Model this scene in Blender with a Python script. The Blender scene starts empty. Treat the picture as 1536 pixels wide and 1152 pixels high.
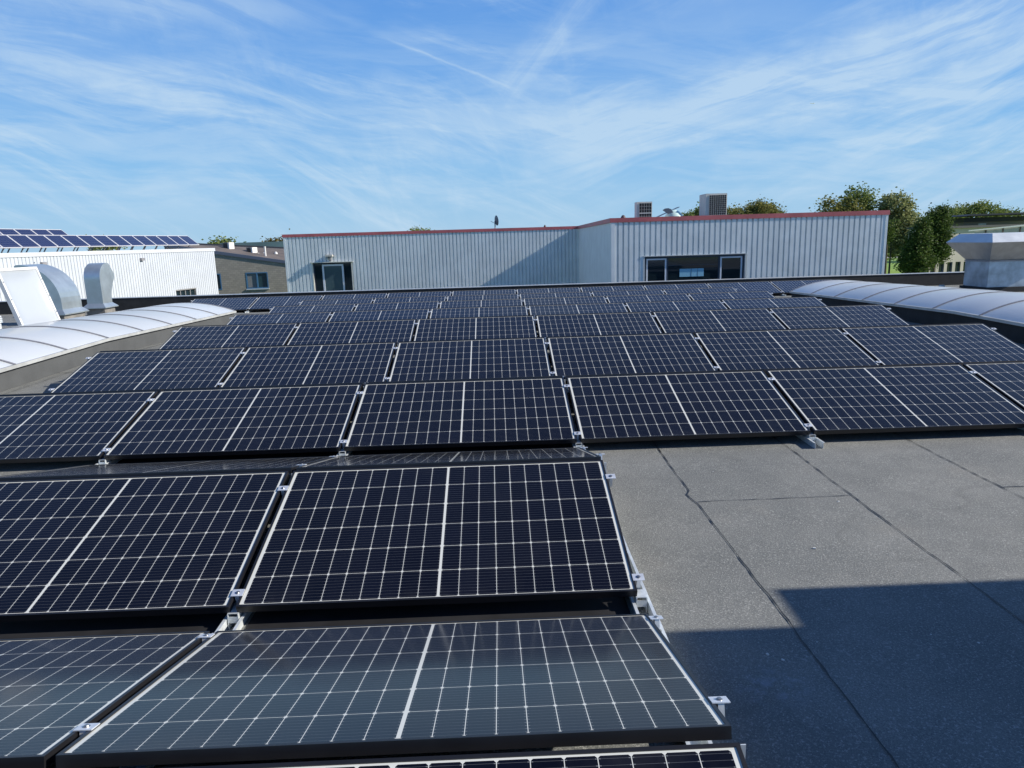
import bpy, bmesh, math, random
from mathutils import Matrix, Vector, noise as mnoise
from math import sin, cos, pi, radians, sqrt, floor, atan2, hypot
random.seed(7)
S = bpy.context.scene
COL = S.collection

# ------------------------------------------------------------------ camera
cam = bpy.data.cameras.new('camera')
camo = bpy.data.objects.new('camera', cam); COL.objects.link(camo)
camo.matrix_world = Matrix(((0.999232, 0.033519, -0.020312, 1.16038),
                            (-0.026572, 0.198431, -0.979755, -0.56504),
                            (-0.02881, 0.979542, 0.199169, 1.55155),
                            (0, 0, 0, 1)))
cam.lens = 24.63878; cam.sensor_width = 36; cam.clip_start = 0.05; cam.clip_end = 20000
S.camera = camo
S.render.resolution_x = 1024; S.render.resolution_y = 768

# ------------------------------------------------------------------ light
SUN_ELEV = radians(29.5); SUN_AZ = radians(-7)          # sun stands to the right, a little behind the viewer
sun_dir = Vector((cos(SUN_ELEV)*cos(SUN_AZ), cos(SUN_ELEV)*sin(SUN_AZ), sin(SUN_ELEV)))
sl = bpy.data.lights.new('sun', 'SUN'); sl.energy = 5.0; sl.angle = radians(0.5); sl.color = (1.0, 0.94, 0.85)
so = bpy.data.objects.new('sun', sl); COL.objects.link(so)
so.rotation_euler = sun_dir.to_track_quat('Z', 'Y').to_euler()
so.location = sun_dir*60
S.view_settings.view_transform = 'Standard'; S.view_settings.look = 'None'
S.view_settings.exposure = 0.4; S.view_settings.gamma = 1

# ------------------------------------------------------------------ node helpers
class V:
    """a scalar socket with arithmetic"""
    def __init__(s, nt, sock): s.nt = nt; s.s = sock
    def _m(s, op, *o):
        n = s.nt.nodes.new('ShaderNodeMath'); n.operation = op
        for i, v in enumerate((s,)+o):
            if isinstance(v, V): s.nt.links.new(v.s, n.inputs[i])
            else: n.inputs[i].default_value = v
        return V(s.nt, n.outputs[0])
    def __add__(s, o): return s._m('ADD', o)
    __radd__ = __add__
    def __sub__(s, o): return s._m('SUBTRACT', o)
    def __rsub__(s, o): return (s*-1)+o
    def __mul__(s, o): return s._m('MULTIPLY', o)
    __rmul__ = __mul__
    def __truediv__(s, o): return s._m('DIVIDE', o)
    def abs(s): return s._m('ABSOLUTE')
    def fract(s): return s._m('FRACT')
    def floor(s): return s._m('FLOOR')
    def lt(s, o): return s._m('LESS_THAN', o)
    def gt(s, o): return s._m('GREATER_THAN', o)
    def min(s, o): return s._m('MINIMUM', o)
    def max(s, o): return s._m('MAXIMUM', o)
    def pow(s, o): return s._m('POWER', o)
    def sat(s): return s.max(0.0).min(1.0)
    def smooth(s, a, b, lo=0.0, hi=1.0):
        n = s.nt.nodes.new('ShaderNodeMapRange'); n.interpolation_type = 'SMOOTHSTEP'
        s.nt.links.new(s.s, n.inputs[0])
        for i, v in ((1, a), (2, b), (3, lo), (4, hi)): n.inputs[i].default_value = v
        return V(s.nt, n.outputs[0])
def xyz(nt, sock):
    n = nt.nodes.new('ShaderNodeSeparateXYZ'); nt.links.new(sock, n.inputs[0])
    return [V(nt, n.outputs[i]) for i in range(3)]
def comb(nt, *vs):
    n = nt.nodes.new('ShaderNodeCombineXYZ')
    for i, v in enumerate(vs):
        if isinstance(v, V): nt.links.new(v.s, n.inputs[i])
        else: n.inputs[i].default_value = v
    return n.outputs[0]
def noise(nt, vec, scale, detail=4, rough=0.55, dist=0.0):
    n = nt.nodes.new('ShaderNodeTexNoise'); nt.links.new(vec, n.inputs['Vector'])
    n.inputs['Scale'].default_value = scale; n.inputs['Detail'].default_value = detail
    n.inputs['Roughness'].default_value = rough; n.inputs['Distortion'].default_value = dist
    return V(nt, n.outputs[0])
def mix(nt, f, a, b):
    n = nt.nodes.new('ShaderNodeMix'); n.data_type = 'RGBA'
    if isinstance(f, V): nt.links.new(f.s, n.inputs[0])
    else: n.inputs[0].default_value = f
    for i, v in ((6, a), (7, b)):
        if isinstance(v, (tuple, list)): n.inputs[i].default_value = tuple(v)+(1,) if len(v) == 3 else v
        else: nt.links.new(v, n.inputs[i])
    return n.outputs[2]

# ------------------------------------------------------------------ sky
w = bpy.data.worlds.new('World'); S.world = w; w.use_nodes = True
nt = w.node_tree; bg = nt.nodes['Background']
sky = nt.nodes.new('ShaderNodeTexSky'); sky.sky_type = 'NISHITA'; sky.sun_disc = False
sky.sun_elevation = SUN_ELEV; sky.sun_rotation = pi/2-SUN_AZ
sky.air_density = 1.0; sky.dust_density = 0.3; sky.ozone_density = 2.0
tc = nt.nodes.new('ShaderNodeTexCoord')
dx, dy, dz = xyz(nt, tc.outputs['Generated'])
dzc = dz.max(0.0)
# high cirrus: a plane far overhead, streaked along the wind, two wind bands
front = dy.max(0.05)
a = dx/front; b = dz/front
def streak(ang, sx, sy, scale, seed, rough=0.6, dist=0.8):
    c, s_ = cos(radians(ang)), sin(radians(ang))
    u = (a*c+b*s_)*sx; v = (b*c-a*s_)*sy
    return noise(nt, comb(nt, u, v, seed), scale, 9, rough, dist)
def warp(x_, y_, amt, scale, seed):
    n_ = nt.nodes.new('ShaderNodeTexNoise'); nt.links.new(comb(nt, x_, y_, seed), n_.inputs['Vector']); n_.inputs['Scale'].default_value = scale; n_.inputs['Detail'].default_value = 3
    q = xyz(nt, n_.outputs[1]); return x_+(q[0]-0.5)*amt, y_+(q[1]-0.5)*amt
wa, wb = warp(a, b, 0.13, 1.8, 1.5)
def fibre(ang, aniso, scale, seed, lo, hi, rough=0.66, dist=0.35):
    c, s_ = cos(radians(ang)), sin(radians(ang))
    u = wa*c+wb*s_; v = (wb*c-wa*s_)*aniso
    return noise(nt, comb(nt, u, v, seed), scale, 7, rough, dist).smooth(lo, hi)
def patch(sx, sy, scale, seed, lo, hi):
    return noise(nt, comb(nt, wa*sx, wb*sy, seed), scale, 4, 0.55, 0.3).smooth(lo, hi)
side = (a+(b*0.3)).smooth(-0.02, 0.30)
left = 1.0-side
fL = fibre(-24, 7.0, 2.4, 3.1, 0.44, 0.68)*patch(1.0, 2.2, 2.3, 5.5, 0.36, 0.60)
fL2 = fibre(-13, 9.0, 3.0, 13.1, 0.46, 0.66)*patch(1.0, 2.6, 2.6, 15.5, 0.40, 0.62)
fR = fibre(24, 7.0, 2.2, 9.7, 0.43, 0.66)*patch(1.0, 2.0, 2.1, 25.5, 0.34, 0.60)
fR2 = fibre(12, 9.0, 2.8, 19.7, 0.45, 0.66)*patch(1.0, 2.6, 2.6, 35.5, 0.38, 0.60)
fC = fibre(-65, 4.0, 4.0, 51.0, 0.48, 0.70)*patch(1.2, 1.2, 3.0, 52.0, 0.46, 0.64)
low = fibre(-3, 9.0, 2.3, 21.0, 0.42, 0.64)*b.smooth(0.0, 0.09)*b.smooth(0.34, 0.14)
veil = patch(1.0, 2.4, 1.8, 61.0, 0.34, 0.66)
cloud = (fL*0.72+fL2*0.46)*left+(fR*0.66+fR2*0.42)*side+fC*0.20+low*0.44+veil*0.18
def band(ax, bx, ay, by, width, strength, wob=0.05, sharp=0.0):
    # a cirrus band through two points (a,b) of the front sky
    ux, uy = bx-ax, by-ay; Ln = hypot(ux, uy); ux /= Ln; uy /= Ln
    n_ = noise(nt, comb(nt, a*2.0, b*2.0, ax*7), 2.0, 8, 0.66)
    d = ((a-ax)*(-uy)+(b-ay)*ux+(n_-0.5)*wob).abs()
    t = ((a-ax)*ux+(b-ay)*uy)/Ln
    return d.smooth(width, 0.0)*t.smooth(-0.15, 0.1)*t.smooth(1.25, 0.85)*strength
cloud = cloud+band(0.10, 0.72, 0.10, 0.27, 0.07, 0.75, 0.16)*(fibre(16, 12.0, 3.0, 40.0, 0.36, 0.62)*0.8+0.2)
cloud = cloud+band(0.02, 0.20, 0.20, 0.40, 0.030, 0.40, 0.08)*(fibre(48, 10.0, 3.0, 44.0, 0.34, 0.62)*0.7+0.3)
cloud = cloud+band(-0.72, 0.05, 0.29, 0.13, 0.06, 0.60, 0.16)*(fibre(-16, 12.0, 3.0, 50.0, 0.36, 0.62)*0.8+0.2)
cloud = cloud+band(-0.70, -0.25, 0.36, 0.30, 0.05, 0.45, 0.12)*(fibre(-20, 12.0, 3.0, 55.0, 0.36, 0.62)*0.8+0.2)
# contrail
cloud = cloud+band(-0.12, 0.022, 0.262, 0.207, 0.0026, 0.30, 0.016)+band(-0.33, 0.022, 0.352, 0.207, 0.010, 0.10, 0.03)
horizon_veil = b.smooth(0.13, -0.02)*0.20
fr = dy.smooth(0.0, 0.12)
cloud = ((cloud*fr+(1.0-fr)*veil*0.3+horizon_veil).sat())*dz.smooth(0.72, 0.42)
# the blue itself: deeper towards the zenith, pale cyan at the horizon
rp = nt.nodes.new('ShaderNodeValToRGB'); nt.links.new(dzc.s, rp.inputs[0]); el = rp.color_ramp.elements
el[0].position = 0.0; el[0].color = (.33, .63, .92, 1); el[1].position = 1.0; el[1].color = (.045, .105, .29, 1)
for p_, c_ in ((.10, (.25, .57, .96)), (.22, (.150, .43, .94)), (.45, (.080, .27, .82)), (.68, (.045, .135, .40))):
    e_ = el.new(p_); e_.color = (*c_, 1)
sc = nt.nodes.new('ShaderNodeVectorMath'); sc.operation = 'SCALE'; nt.links.new(rp.outputs[0], sc.inputs[0]); sc.inputs['Scale'].default_value = 10.0
base = mix(nt, 0.85, sky.outputs[0], sc.outputs[0])
col = mix(nt, cloud*0.74, base, (6.1, 7.9, 9.6))
nt.links.new(col, bg.inputs['Color']); bg.inputs['Strength'].default_value = 0.07

# ------------------------------------------------------------------ materials
MATS = {}
def mat(name, color, rough=0.6, metal=0.0, var=0.0, vscale=3.0, bump=0.0, bscale=40.0, spec=0.5, alpha=None):
    if name in MATS: return MATS[name]
    m = bpy.data.materials.new(name); m.use_nodes = True; t = m.node_tree; p = t.nodes['Principled BSDF']
    p.inputs['Roughness'].default_value = rough; p.inputs['Metallic'].default_value = metal
    p.inputs['Specular IOR Level'].default_value = spec
    p.inputs['Base Color'].default_value = tuple(color)+(1,)
    if var > 0 or bump > 0:
        tcn = t.nodes.new('ShaderNodeTexCoord')
    if var > 0:
        n1 = noise(t, tcn.outputs['Object'], vscale, 6, 0.6)
        f = n1.smooth(0.3, 0.7)
        c = mix(t, f, tuple(x*(1-var) for x in color), tuple(min(1, x*(1+var)) for x in color))
        t.links.new(c, p.inputs['Base Color'])
        t.links.new((n1*0.25+(rough-0.12)).s, p.inputs['Roughness'])
    if bump > 0:
        n2 = noise(t, tcn.outputs['Object'], bscale, 3, 0.6)
        bn = t.nodes.new('ShaderNodeBump'); bn.inputs['Strength'].default_value = bump; bn.inputs['Distance'].default_value = 0.01
        t.links.new(n2.s, bn.inputs['Height']); t.links.new(bn.outputs[0], p.inputs['Normal'])
    MATS[name] = m
    return m

def glass_cells():
    m = bpy.data.materials.new('solar_cells'); m.use_nodes = True; t = m.node_tree; p = t.nodes['Principled BSDF']
    tcn = t.nodes.new('ShaderNodeTexCoord'); x, y, z = xyz(t, tcn.outputs['Object'])
    u = x.abs(); ca = (u-0.0050)/0.08465; cb = (y+0.503)/0.167667
    fa = ca.fract(); fb = cb.fract()
    ddx = fa.min(1.0-fa)*0.08465; ddy = fb.min(1.0-fb)*0.167667
    line = ddx.lt(0.0011).max(ddy.lt(0.0010)).max((ddx+ddy).lt(0.0078))
    line = line.max(u.lt(0.0050)).max(u.gt(0.8515)).max(y.abs().gt(0.5025))
    bus = (cb*9.0).fract(); busd = (bus-0.5).abs()*0.01863
    busl = busd.lt(0.00055)*0.16
    dots = busd.lt(0.0013)*(ddx.lt(0.007))*0.35
    wn = t.nodes.new('ShaderNodeTexWhiteNoise'); wn.noise_dimensions = '3D'
    info = t.nodes.new('ShaderNodeObjectInfo')
    t.links.new(comb(t, ca.floor()+x.gt(0.0)*20.0, cb.floor(), V(t, info.outputs['Random'])*50.0), wn.inputs[0])
    cellc = mix(t, V(t, wn.outputs[0]), (0.0024, 0.0028, 0.0070), (0.0044, 0.0052, 0.0115))
    cellc = mix(t, busl.max(dots), cellc, (0.42, 0.44, 0.46))
    c = mix(t, line, cellc, (0.62, 0.625, 0.575))
    # dust film
    d1 = noise(t, comb(t, x, y, V(t, info.outputs['Random'])*30.0), 2.3, 7, 0.65).smooth(0.45, 0.85)
    edge = y.abs().smooth(0.40, 0.51)
    spk = noise(t, comb(t, x, y, V(t, info.outputs['Random'])*90.0), 26, 5, 0.75).smooth(0.70, 0.80)
    c = mix(t, d1*0.012+edge*d1*0.05+spk*0.16, c, (0.34, 0.33, 0.30))
    t.links.new(c, p.inputs['Base Color'])
    t.links.new((d1*0.09+0.125).s, p.inputs['Roughness'])
    p.inputs['IOR'].default_value = 1.36
    p.inputs['Sheen Weight'].default_value = 0.015; p.inputs['Sheen Roughness'].default_value = 0.4
    p.inputs['Specular IOR Level'].default_value = 0.5
    nb = noise(t, tcn.outputs['Object'], 2.2, 2, 0.5)
    bn = t.nodes.new('ShaderNodeBump'); bn.inputs['Strength'].default_value = 0.12; bn.inputs['Distance'].default_value = 0.01
    t.links.new(nb.s, bn.inputs['Height']); t.links.new(bn.outputs[0], p.inputs['Normal'])
    return m
M_CELL = glass_cells()
M_FRAME = mat('black_anodised', (0.012, 0.012, 0.014), 0.38, 0.0, 0.15, 4)
M_GALV = mat('galvanised_steel', (0.66, 0.70, 0.71), 0.42, 0.35, 0.12, 30)
M_CLAMP = mat('mill_aluminium', (0.78, 0.80, 0.82), 0.42, 0.55, 0.06, 30)
M_BOLT = mat('bolt_steel', (0.35, 0.36, 0.38), 0.35, 0.9)

def bitumen():
    m = bpy.data.materials.new('bitumen_roofing'); m.use_nodes = True; t = m.node_tree; p = t.nodes['Principled BSDF']
    tcn = t.nodes.new('ShaderNodeTexCoord'); o = tcn.outputs['Object']; x, y, z = xyz(t, o)
    g = noise(t, o, 120, 3, 0.75); g2 = noise(t, o, 260, 2, 0.7)
    big = noise(t, o, 0.9, 7, 0.62).smooth(0.32, 0.70); mid = noise(t, o, 5, 8, 0.7).smooth(0.35, 0.72)
    c = mix(t, big, (0.163, 0.169, 0.160), (0.222, 0.224, 0.208))
    c = mix(t, mid*0.45, c, (0.122, 0.127, 0.122))
    brown = noise(t, o, 1.7, 6, 0.6).smooth(0.56, 0.78)
    c = mix(t, brown*0.4, c, (0.25, 0.235, 0.20))
    grain = g.smooth(0.50, 0.70)
    c = mix(t, grain*0.66, c, (0.52, 0.52, 0.48))
    c = mix(t, g2.smooth(0.50, 0.30)*0.65, c, (0.025, 0.028, 0.033))
    # pale scuffs dragged across the sheets
    st = noise(t, comb(t, x*1.0+y*0.6, y*1.0-x*1.4, 2.0), 7, 8, 0.75, 1.2).smooth(0.64, 0.80)*noise(t, o, 1.1, 3).smooth(0.48, 0.62)
    c = mix(t, st*0.75, c, (0.48, 0.49, 0.47))
    # dried puddle rims
    pd = noise(t, o, 0.55, 4, 0.5); rim = ((pd-0.56).abs()).smooth(0.012, 0.0)*noise(t, o, 3, 4).smooth(0.4, 0.6)
    c = mix(t, rim*0.2, c, (0.07, 0.07, 0.065))
    # dust splash near the shaded corner
    ddd = ((x-2.13)*(x-2.13)+(y-1.72)*(y-1.72)*1.6)
    sp = ddd.smooth(0.035, 0.0)*noise(t, o, 22, 6, 0.7).smooth(0.42, 0.7)
    c = mix(t, sp*0.6, c, (0.30, 0.33, 0.36))
    t.links.new(c, p.inputs['Base Color']); p.inputs['Roughness'].default_value = 0.85
    p.inputs['Specular IOR Level'].default_value = 0.3
    bn = t.nodes.new('ShaderNodeBump'); bn.inputs['Strength'].default_value = 0.7; bn.inputs['Distance'].default_value = 0.004
    t.links.new((g+g2*0.5+noise(t, o, 2.5, 3)*3.0).s, bn.inputs['Height']); t.links.new(bn.outputs[0], p.inputs['Normal'])
    return m
M_BIT = bitumen()
M_SEAM = mat('molten_bitumen_seam', (0.012, 0.012, 0.013), 0.45)
M_CURB = mat('curb_bitumen', (0.022, 0.023, 0.024), 0.85, 0, 0.35, 5, 0.5, 90)
M_CURBL = mat('grey_mineral_felt', (0.19, 0.18, 0.165), 0.88, 0, 0.25, 5, 0.5, 90)
M_CURB2 = mat('dark_mineral_felt', (0.074, 0.078, 0.080), 0.88, 0, 0.12, 3, 0.5, 90)
M_COPE = mat('aluminium_coping', (0.55, 0.56, 0.56), 0.4, 0.4, 0.1, 2)

# ------------------------------------------------------------------ mesh helpers
class MB:
    def __init__(s): s.v = []; s.f = []
    def quad(s, a, b, c, d):
        i = len(s.v); s.v += [a, b, c, d]; s.f.append((i, i+1, i+2, i+3))
    def poly(s, pts):
        i = len(s.v); s.v += list(pts); s.f.append(tuple(range(i, i+len(pts))))
    def box(s, x0, x1, y0, y1, z0, z1):
        i = len(s.v)
        s.v += [(x0, y0, z0), (x1, y0, z0), (x1, y1, z0), (x0, y1, z0), (x0, y0, z1), (x1, y0, z1), (x1, y1, z1), (x0, y1, z1)]
        s.f += [tuple(i+k for k in q) for q in ((0, 3, 2, 1), (4, 5, 6, 7), (0, 1, 5, 4), (1, 2, 6, 5), (2, 3, 7, 6), (3, 0, 4, 7))]
        return s
    def obox(s, M, x0, x1, y0, y1, z0, z1):
        j = len(s.v); s.box(x0, x1, y0, y1, z0, z1)
        for k in range(j, len(s.v)): s.v[k] = tuple(M @ Vector(s.v[k]))
        return s
    def prism(s, pts, axis, a0, a1):
        """extrude a closed 2-D outline along an axis (the other two axes in cyclic order)"""
        def P(u, v, w_):
            if axis == 'x': return (w_, u, v)
            if axis == 'y': return (u, w_, v)
            return (u, v, w_)
        n = len(pts); i = len(s.v)
        s.v += [P(u, v, a0) for u, v in pts]+[P(u, v, a1) for u, v in pts]
        s.f.append(tuple(range(i+n-1, i-1, -1))); s.f.append(tuple(range(i+n, i+2*n)))
        for k in range(n):
            s.f.append((i+k, i+(k+1) % n, i+n+(k+1) % n, i+n+k))
        return s
    def tube(s, p0, p1, r, n=10, r1=None):
        r1 = r if r1 is None else r1
        p0 = Vector(p0); p1 = Vector(p1); d = (p1-p0).normalized()
        q = d.to_track_quat('Z', 'Y'); i = len(s.v)
        for P_, R_ in ((p0, r), (p1, r1)):
            for k in range(n):
                s.v.append(tuple(P_+q @ Vector((R_*cos(2*pi*k/n), R_*sin(2*pi*k/n), 0))))
        for k in range(n): s.f.append((i+k, i+(k+1) % n, i+n+(k+1) % n, i+n+k))
        s.f.append(tuple(range(i+n-1, i-1, -1))); s.f.append(tuple(range(i+n, i+2*n)))
        return s
    def mesh(s, name, m, bevel=0, smooth=False):
        me = bpy.data.meshes.new(name); me.from_pydata(s.v, [], s.f)
        bm = bmesh.new(); bm.from_mesh(me)
        bmesh.ops.remove_doubles(bm, verts=bm.verts, dist=1e-5)
        bmesh.ops.recalc_face_normals(bm, faces=bm.faces)
        if bevel: bmesh.ops.bevel(bm, geom=bm.edges[:], offset=bevel, segments=2, affect='EDGES', profile=0.5)
        bm.to_mesh(me); bm.free()
        if smooth:
            for p in me.polygons: p.use_smooth = True
        me.materials.append(m)
        return me
    def build(s, name, m, parent=None, bevel=0, smooth=False):
        return link(name, s.mesh(name, m, bevel, smooth), parent)
def link(name, me, parent=None, M=None):
    o = bpy.data.objects.new(name, me); COL.objects.link(o)
    if parent is not None: o.parent = parent
    if M is not None: o.matrix_local = M
    return o
def tag(o, label, cat, group=None):
    o['label'] = label; o['category'] = cat
    if group: o['group'] = group
    return o
def thing(name, label, cat, M=None, group=None):
    o = bpy.data.objects.new(name, None); COL.objects.link(o); o.empty_display_size = 0.1
    if M is not None: o.matrix_world = M
    return tag(o, label, cat, group)
def struct(o): o['kind'] = 'structure'; return o
def copy_tree(o, parent=None):
    c = o.copy(); COL.objects.link(c)
    if parent is not None: c.parent = parent
    for ch in list(o.children): copy_tree(ch, c)
    return c

# ------------------------------------------------------------------ roof geometry (slight crown at Y=YC)
AL = 0.0186; YC = 9.75
def rz(y, n=-0.114): return (AL*y if y < YC else 2*AL*YC-AL*y)+n
X0, X1, YB, YF = -19.0, 30.0, -9.0, 20.6
mb = MB()
for (ya, yb) in ((YB, YC), (YC, YF)):
    mb.quad((X0, ya, rz(ya)), (X1, ya, rz(ya)), (X1, yb, rz(yb)), (X0, yb, rz(yb)))
struct(mb.build('flat_roof', M_BIT))
# roof seams: irregular black beads of molten bitumen
def seam(mb, pts, wdt=0.0055, seed=0):
    rnd = random.Random(seed); L_ = []
    for (ax, ay), (bx, by) in zip(pts[:-1], pts[1:]):
        n = max(2, int(hypot(bx-ax, by-ay)/0.05))
        for k in range(n): L_.append((ax+(bx-ax)*k/n, ay+(by-ay)*k/n))
    L_.append(pts[-1]); prev = None; off = 0
    alongx = abs(pts[-1][0]-pts[0][0]) > abs(pts[-1][1]-pts[0][1])
    for (x, y) in L_:
        off = off*0.82+rnd.uniform(-1, 1)*0.0036; w_ = wdt*0.62*rnd.uniform(0.3, 1.5)
        if alongx: A, B = (x, y+off-w_), (x, y+off+w_)
        else: A, B = (x+off-w_, y), (x+off+w_, y)
        cur = (A, B)
        if prev:
            q = [prev[0], cur[0], cur[1], prev[1]]
            mb.quad(*[(px, py, rz(py)+0.004) for px, py in q])
        prev = cur
mb = MB(); sd = 0
for k in range(-16, 28):
    x = 2.36+0.968*k
    sd += 1
    if -3.6 < x < 1.6: continue
    if x < X0+0.3: continue
    if k == 0: pts = [(x, -2), (x+0.005, 2.2), (x, 3.44), (x-0.03, 3.60), (x+0.004, 3.66), (x, 9.7)]
    else: pts = [(x, -2), (x, 9.7)]
    seam(mb, pts, 0.0055, sd); seam(mb, [(x, 9.8), (x, 20.3)], 0.0055, sd+99)
for (xa, xb, y) in ((2.36, 3.328, 3.475), (4.296, 5.264, 3.53), (5.264, 6.23, 5.9), (3.328, 4.296, -1.2)):
    seam(mb, [(xa, y), (xb, y+0.01)], 0.004, int(y*10))
for (xa, xb, y) in ((-5.4, -3.4, 7.1), (-4.6, -3.2, 8.55), (-6.35, -4.2, 5.9)):
    seam(mb, [(xa, y), (xb, y)], 0.008, int(y*10))
struct(mb.build('roof_seams', M_SEAM))
# small debris and marks on the roof
mb = MB(); rnd = random.Random(5)
for (x, y, s_) in ((2.19, 1.91, .006), (2.235, 1.87, .006), (2.9, 2.0, .003), (2.42, 1.98, .003), (3.05, 1.93, .004), (2.78, 2.8, .007), (3.2, 3.4, .006), (2.62, 4.0, .004)):
    mb.obox(Matrix.Translation((x, y, rz(y)+s_*0.5)) @ Matrix.Rotation(rnd.uniform(0, 3), 4, 'Z'), -s_, s_, -s_*.6, s_*.6, -s_*.4, s_*.4)
o = mb.build('grit', mat('pale_grit', (0.6, 0.6, 0.58), 0.8)); o['kind'] = 'stuff'
tag(o, 'scattered pale grit specks on the grey bitumen roof', 'grit')

# ------------------------------------------------------------------ far parapet of our roof
par = thing('roof_parapet', 'low black parapet with thin pale metal coping along far roof edge', 'parapet')
mb = MB(); mb.box(X0, X1, YF, YF+0.25, -0.6, 0.234); mb.build('upstand', M_CURB, par)
mb = MB(); mb.box(X0, X1, YF-0.012, YF+0.26, 0.235, 0.248); mb.build('coping', M_COPE, par)
par.location = (0, 0, 0)
mbw = MB(); mbw.box(X0, X1, YB, YF+0.28, -7.0, -0.75)
own = mbw.build('host_building', mat('plain_plaster', (0.5, 0.5, 0.48), 0.8)); tag(own, 'building body carrying the solar roof, below the roof edge', 'building')

# ------------------------------------------------------------------ solar panels
Wg, Hg, T, GY, MG, PT = 1.733, 1.016, 0.259295, 0.07978, 0.051742, 2.271075
def frame_mesh():
    mb = MB(); W2, H2 = 0.8775, 0.519; w2, h2 = Wg/2, Hg/2; zt, zb = 0.0035, -0.0315
    o = [(-W2, -H2), (W2, -H2), (W2, H2), (-W2, H2)]; i_ = [(-w2, -h2), (w2, -h2), (w2, h2), (-w2, h2)]
    f_ = [(-W2+.03, -H2+.03), (W2-.03, -H2+.03), (W2-.03, H2-.03), (-W2+.03, H2-.03)]
    for k in range(4):
        l = (k+1) % 4
        mb.quad((*o[k], zt), (*o[l], zt), (*i_[l], zt), (*i_[k], zt))
        mb.quad((*o[k], zb), (*o[l], zb), (*o[l], zt), (*o[k], zt))
        mb.quad((*i_[k], zt), (*i_[l], zt), (*i_[l], -0.004), (*i_[k], -0.004))
        mb.quad((*o[k], zb), (*f_[k], zb), (*f_[l], zb), (*o[l], zb))
    return mb.mesh('frame', M_FRAME)
def cell_mesh():
    mb = MB(); mb.box(-Wg/2-.003, Wg/2+.003, -Hg/2-.003, Hg/2+.003, -0.005, 0.0); return mb.mesh('glass_laminate', M_CELL)
ME_FRAME, ME_CELL = frame_mesh(), cell_mesh()
ORG = [(0, 0, AL), (2.2709, 0.0311, AL), (4.5416, 0.0731, AL), (6.8121, 0.1229, AL), (9.083, 0.1526, AL),
       (11.3458, 0.1377, -AL), (13.6181, 0.089, -AL), (15.8907, 0.0293, -AL), (18.1628, -0.0022, -AL)]
def rowM(r):
    y, z, s_ = ORG[r]; return Matrix.Translation((0, y, z)) @ Matrix.Rotation(s_, 4, 'X')
def panel(M, label, group):
    t_ = thing('solar_panel', label, 'solar panel', M, group)
    link('frame', ME_FRAME, t_); link('glass_laminate', ME_CELL, t_)
    return t_
ORD = ['first', 'second', 'third', 'fourth', 'fifth', 'sixth', 'seventh', 'eighth', 'ninth', 'tenth']
COLS = {0: (-1, 0), 1: (-1, 0), 2: (-2, 3), 3: (-2, 3), 4: (-2, 3), 5: (-2, 3), 6: (-2, 3), 7: (-2, 3), 8: (-4, 5)}
ROWN = {0: 'front row cut off by the bottom edge', 1: 'large front row facing the camera', 2: 'first full-width row behind the thin strip',
        3: 'second full-width row', 4: 'third full-width row', 5: 'fourth full-width row', 6: 'fifth full-width row',
        7: 'sixth full-width row', 8: 'farthest row under the parapet'}
RSH = {0: 'front row cut by the bottom edge', 1: 'large near row', 2: 'first full-width row', 3: 'second full-width row', 4: 'third full-width row', 5: 'fourth full-width row', 6: 'fifth full-width row', 7: 'sixth full-width row', 8: 'farthest row'}
jit = random.Random(11)
for r in range(9):
    Mr = rowM(r); c0, c1 = COLS[r]
    for c in range(c0, c1+1):
        xc = c*(Wg+MG)+Wg/2; k = c-c0
        if r < 2: lab = ('left' if c < 0 else 'right')+' solar panel in the '+ROWN[r]
        else: lab = 'solar panel %s from left in the %s' % (ORD[k], ROWN[r])
        J = Matrix.Rotation(radians(jit.uniform(-.12, .12)), 4, 'X') @ Matrix.Rotation(radians(jit.uniform(-.1, .1)), 4, 'Y')
        panel(Mr @ Matrix.Translation((xc, Hg/2*cos(T), Hg/2*sin(T))) @ Matrix.Rotation(T, 4, 'X') @ J, lab,
              'black framed solar panels facing the camera in rows')
        if r == 0: lab = ('left' if c < 0 else 'right')+' large panel sloping away and reflecting grey sky, nearest tent'
        elif r == 1: lab = ('left' if c < 0 else 'right')+' panel seen as a thin reflective strip behind the large front row'
        else: lab = 'panel sloping away, hidden behind the ridge of the '+ROWN[r]
        yb = Hg*cos(T)*1.5+GY
        panel(Mr @ Matrix.Translation((xc, yb, Hg/2*sin(T))) @ Matrix.Rotation(-T, 4, 'X') @ Matrix.Rotation(pi, 4, 'Z') @ J, lab,
              'solar panels sloping away from the camera')

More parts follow.
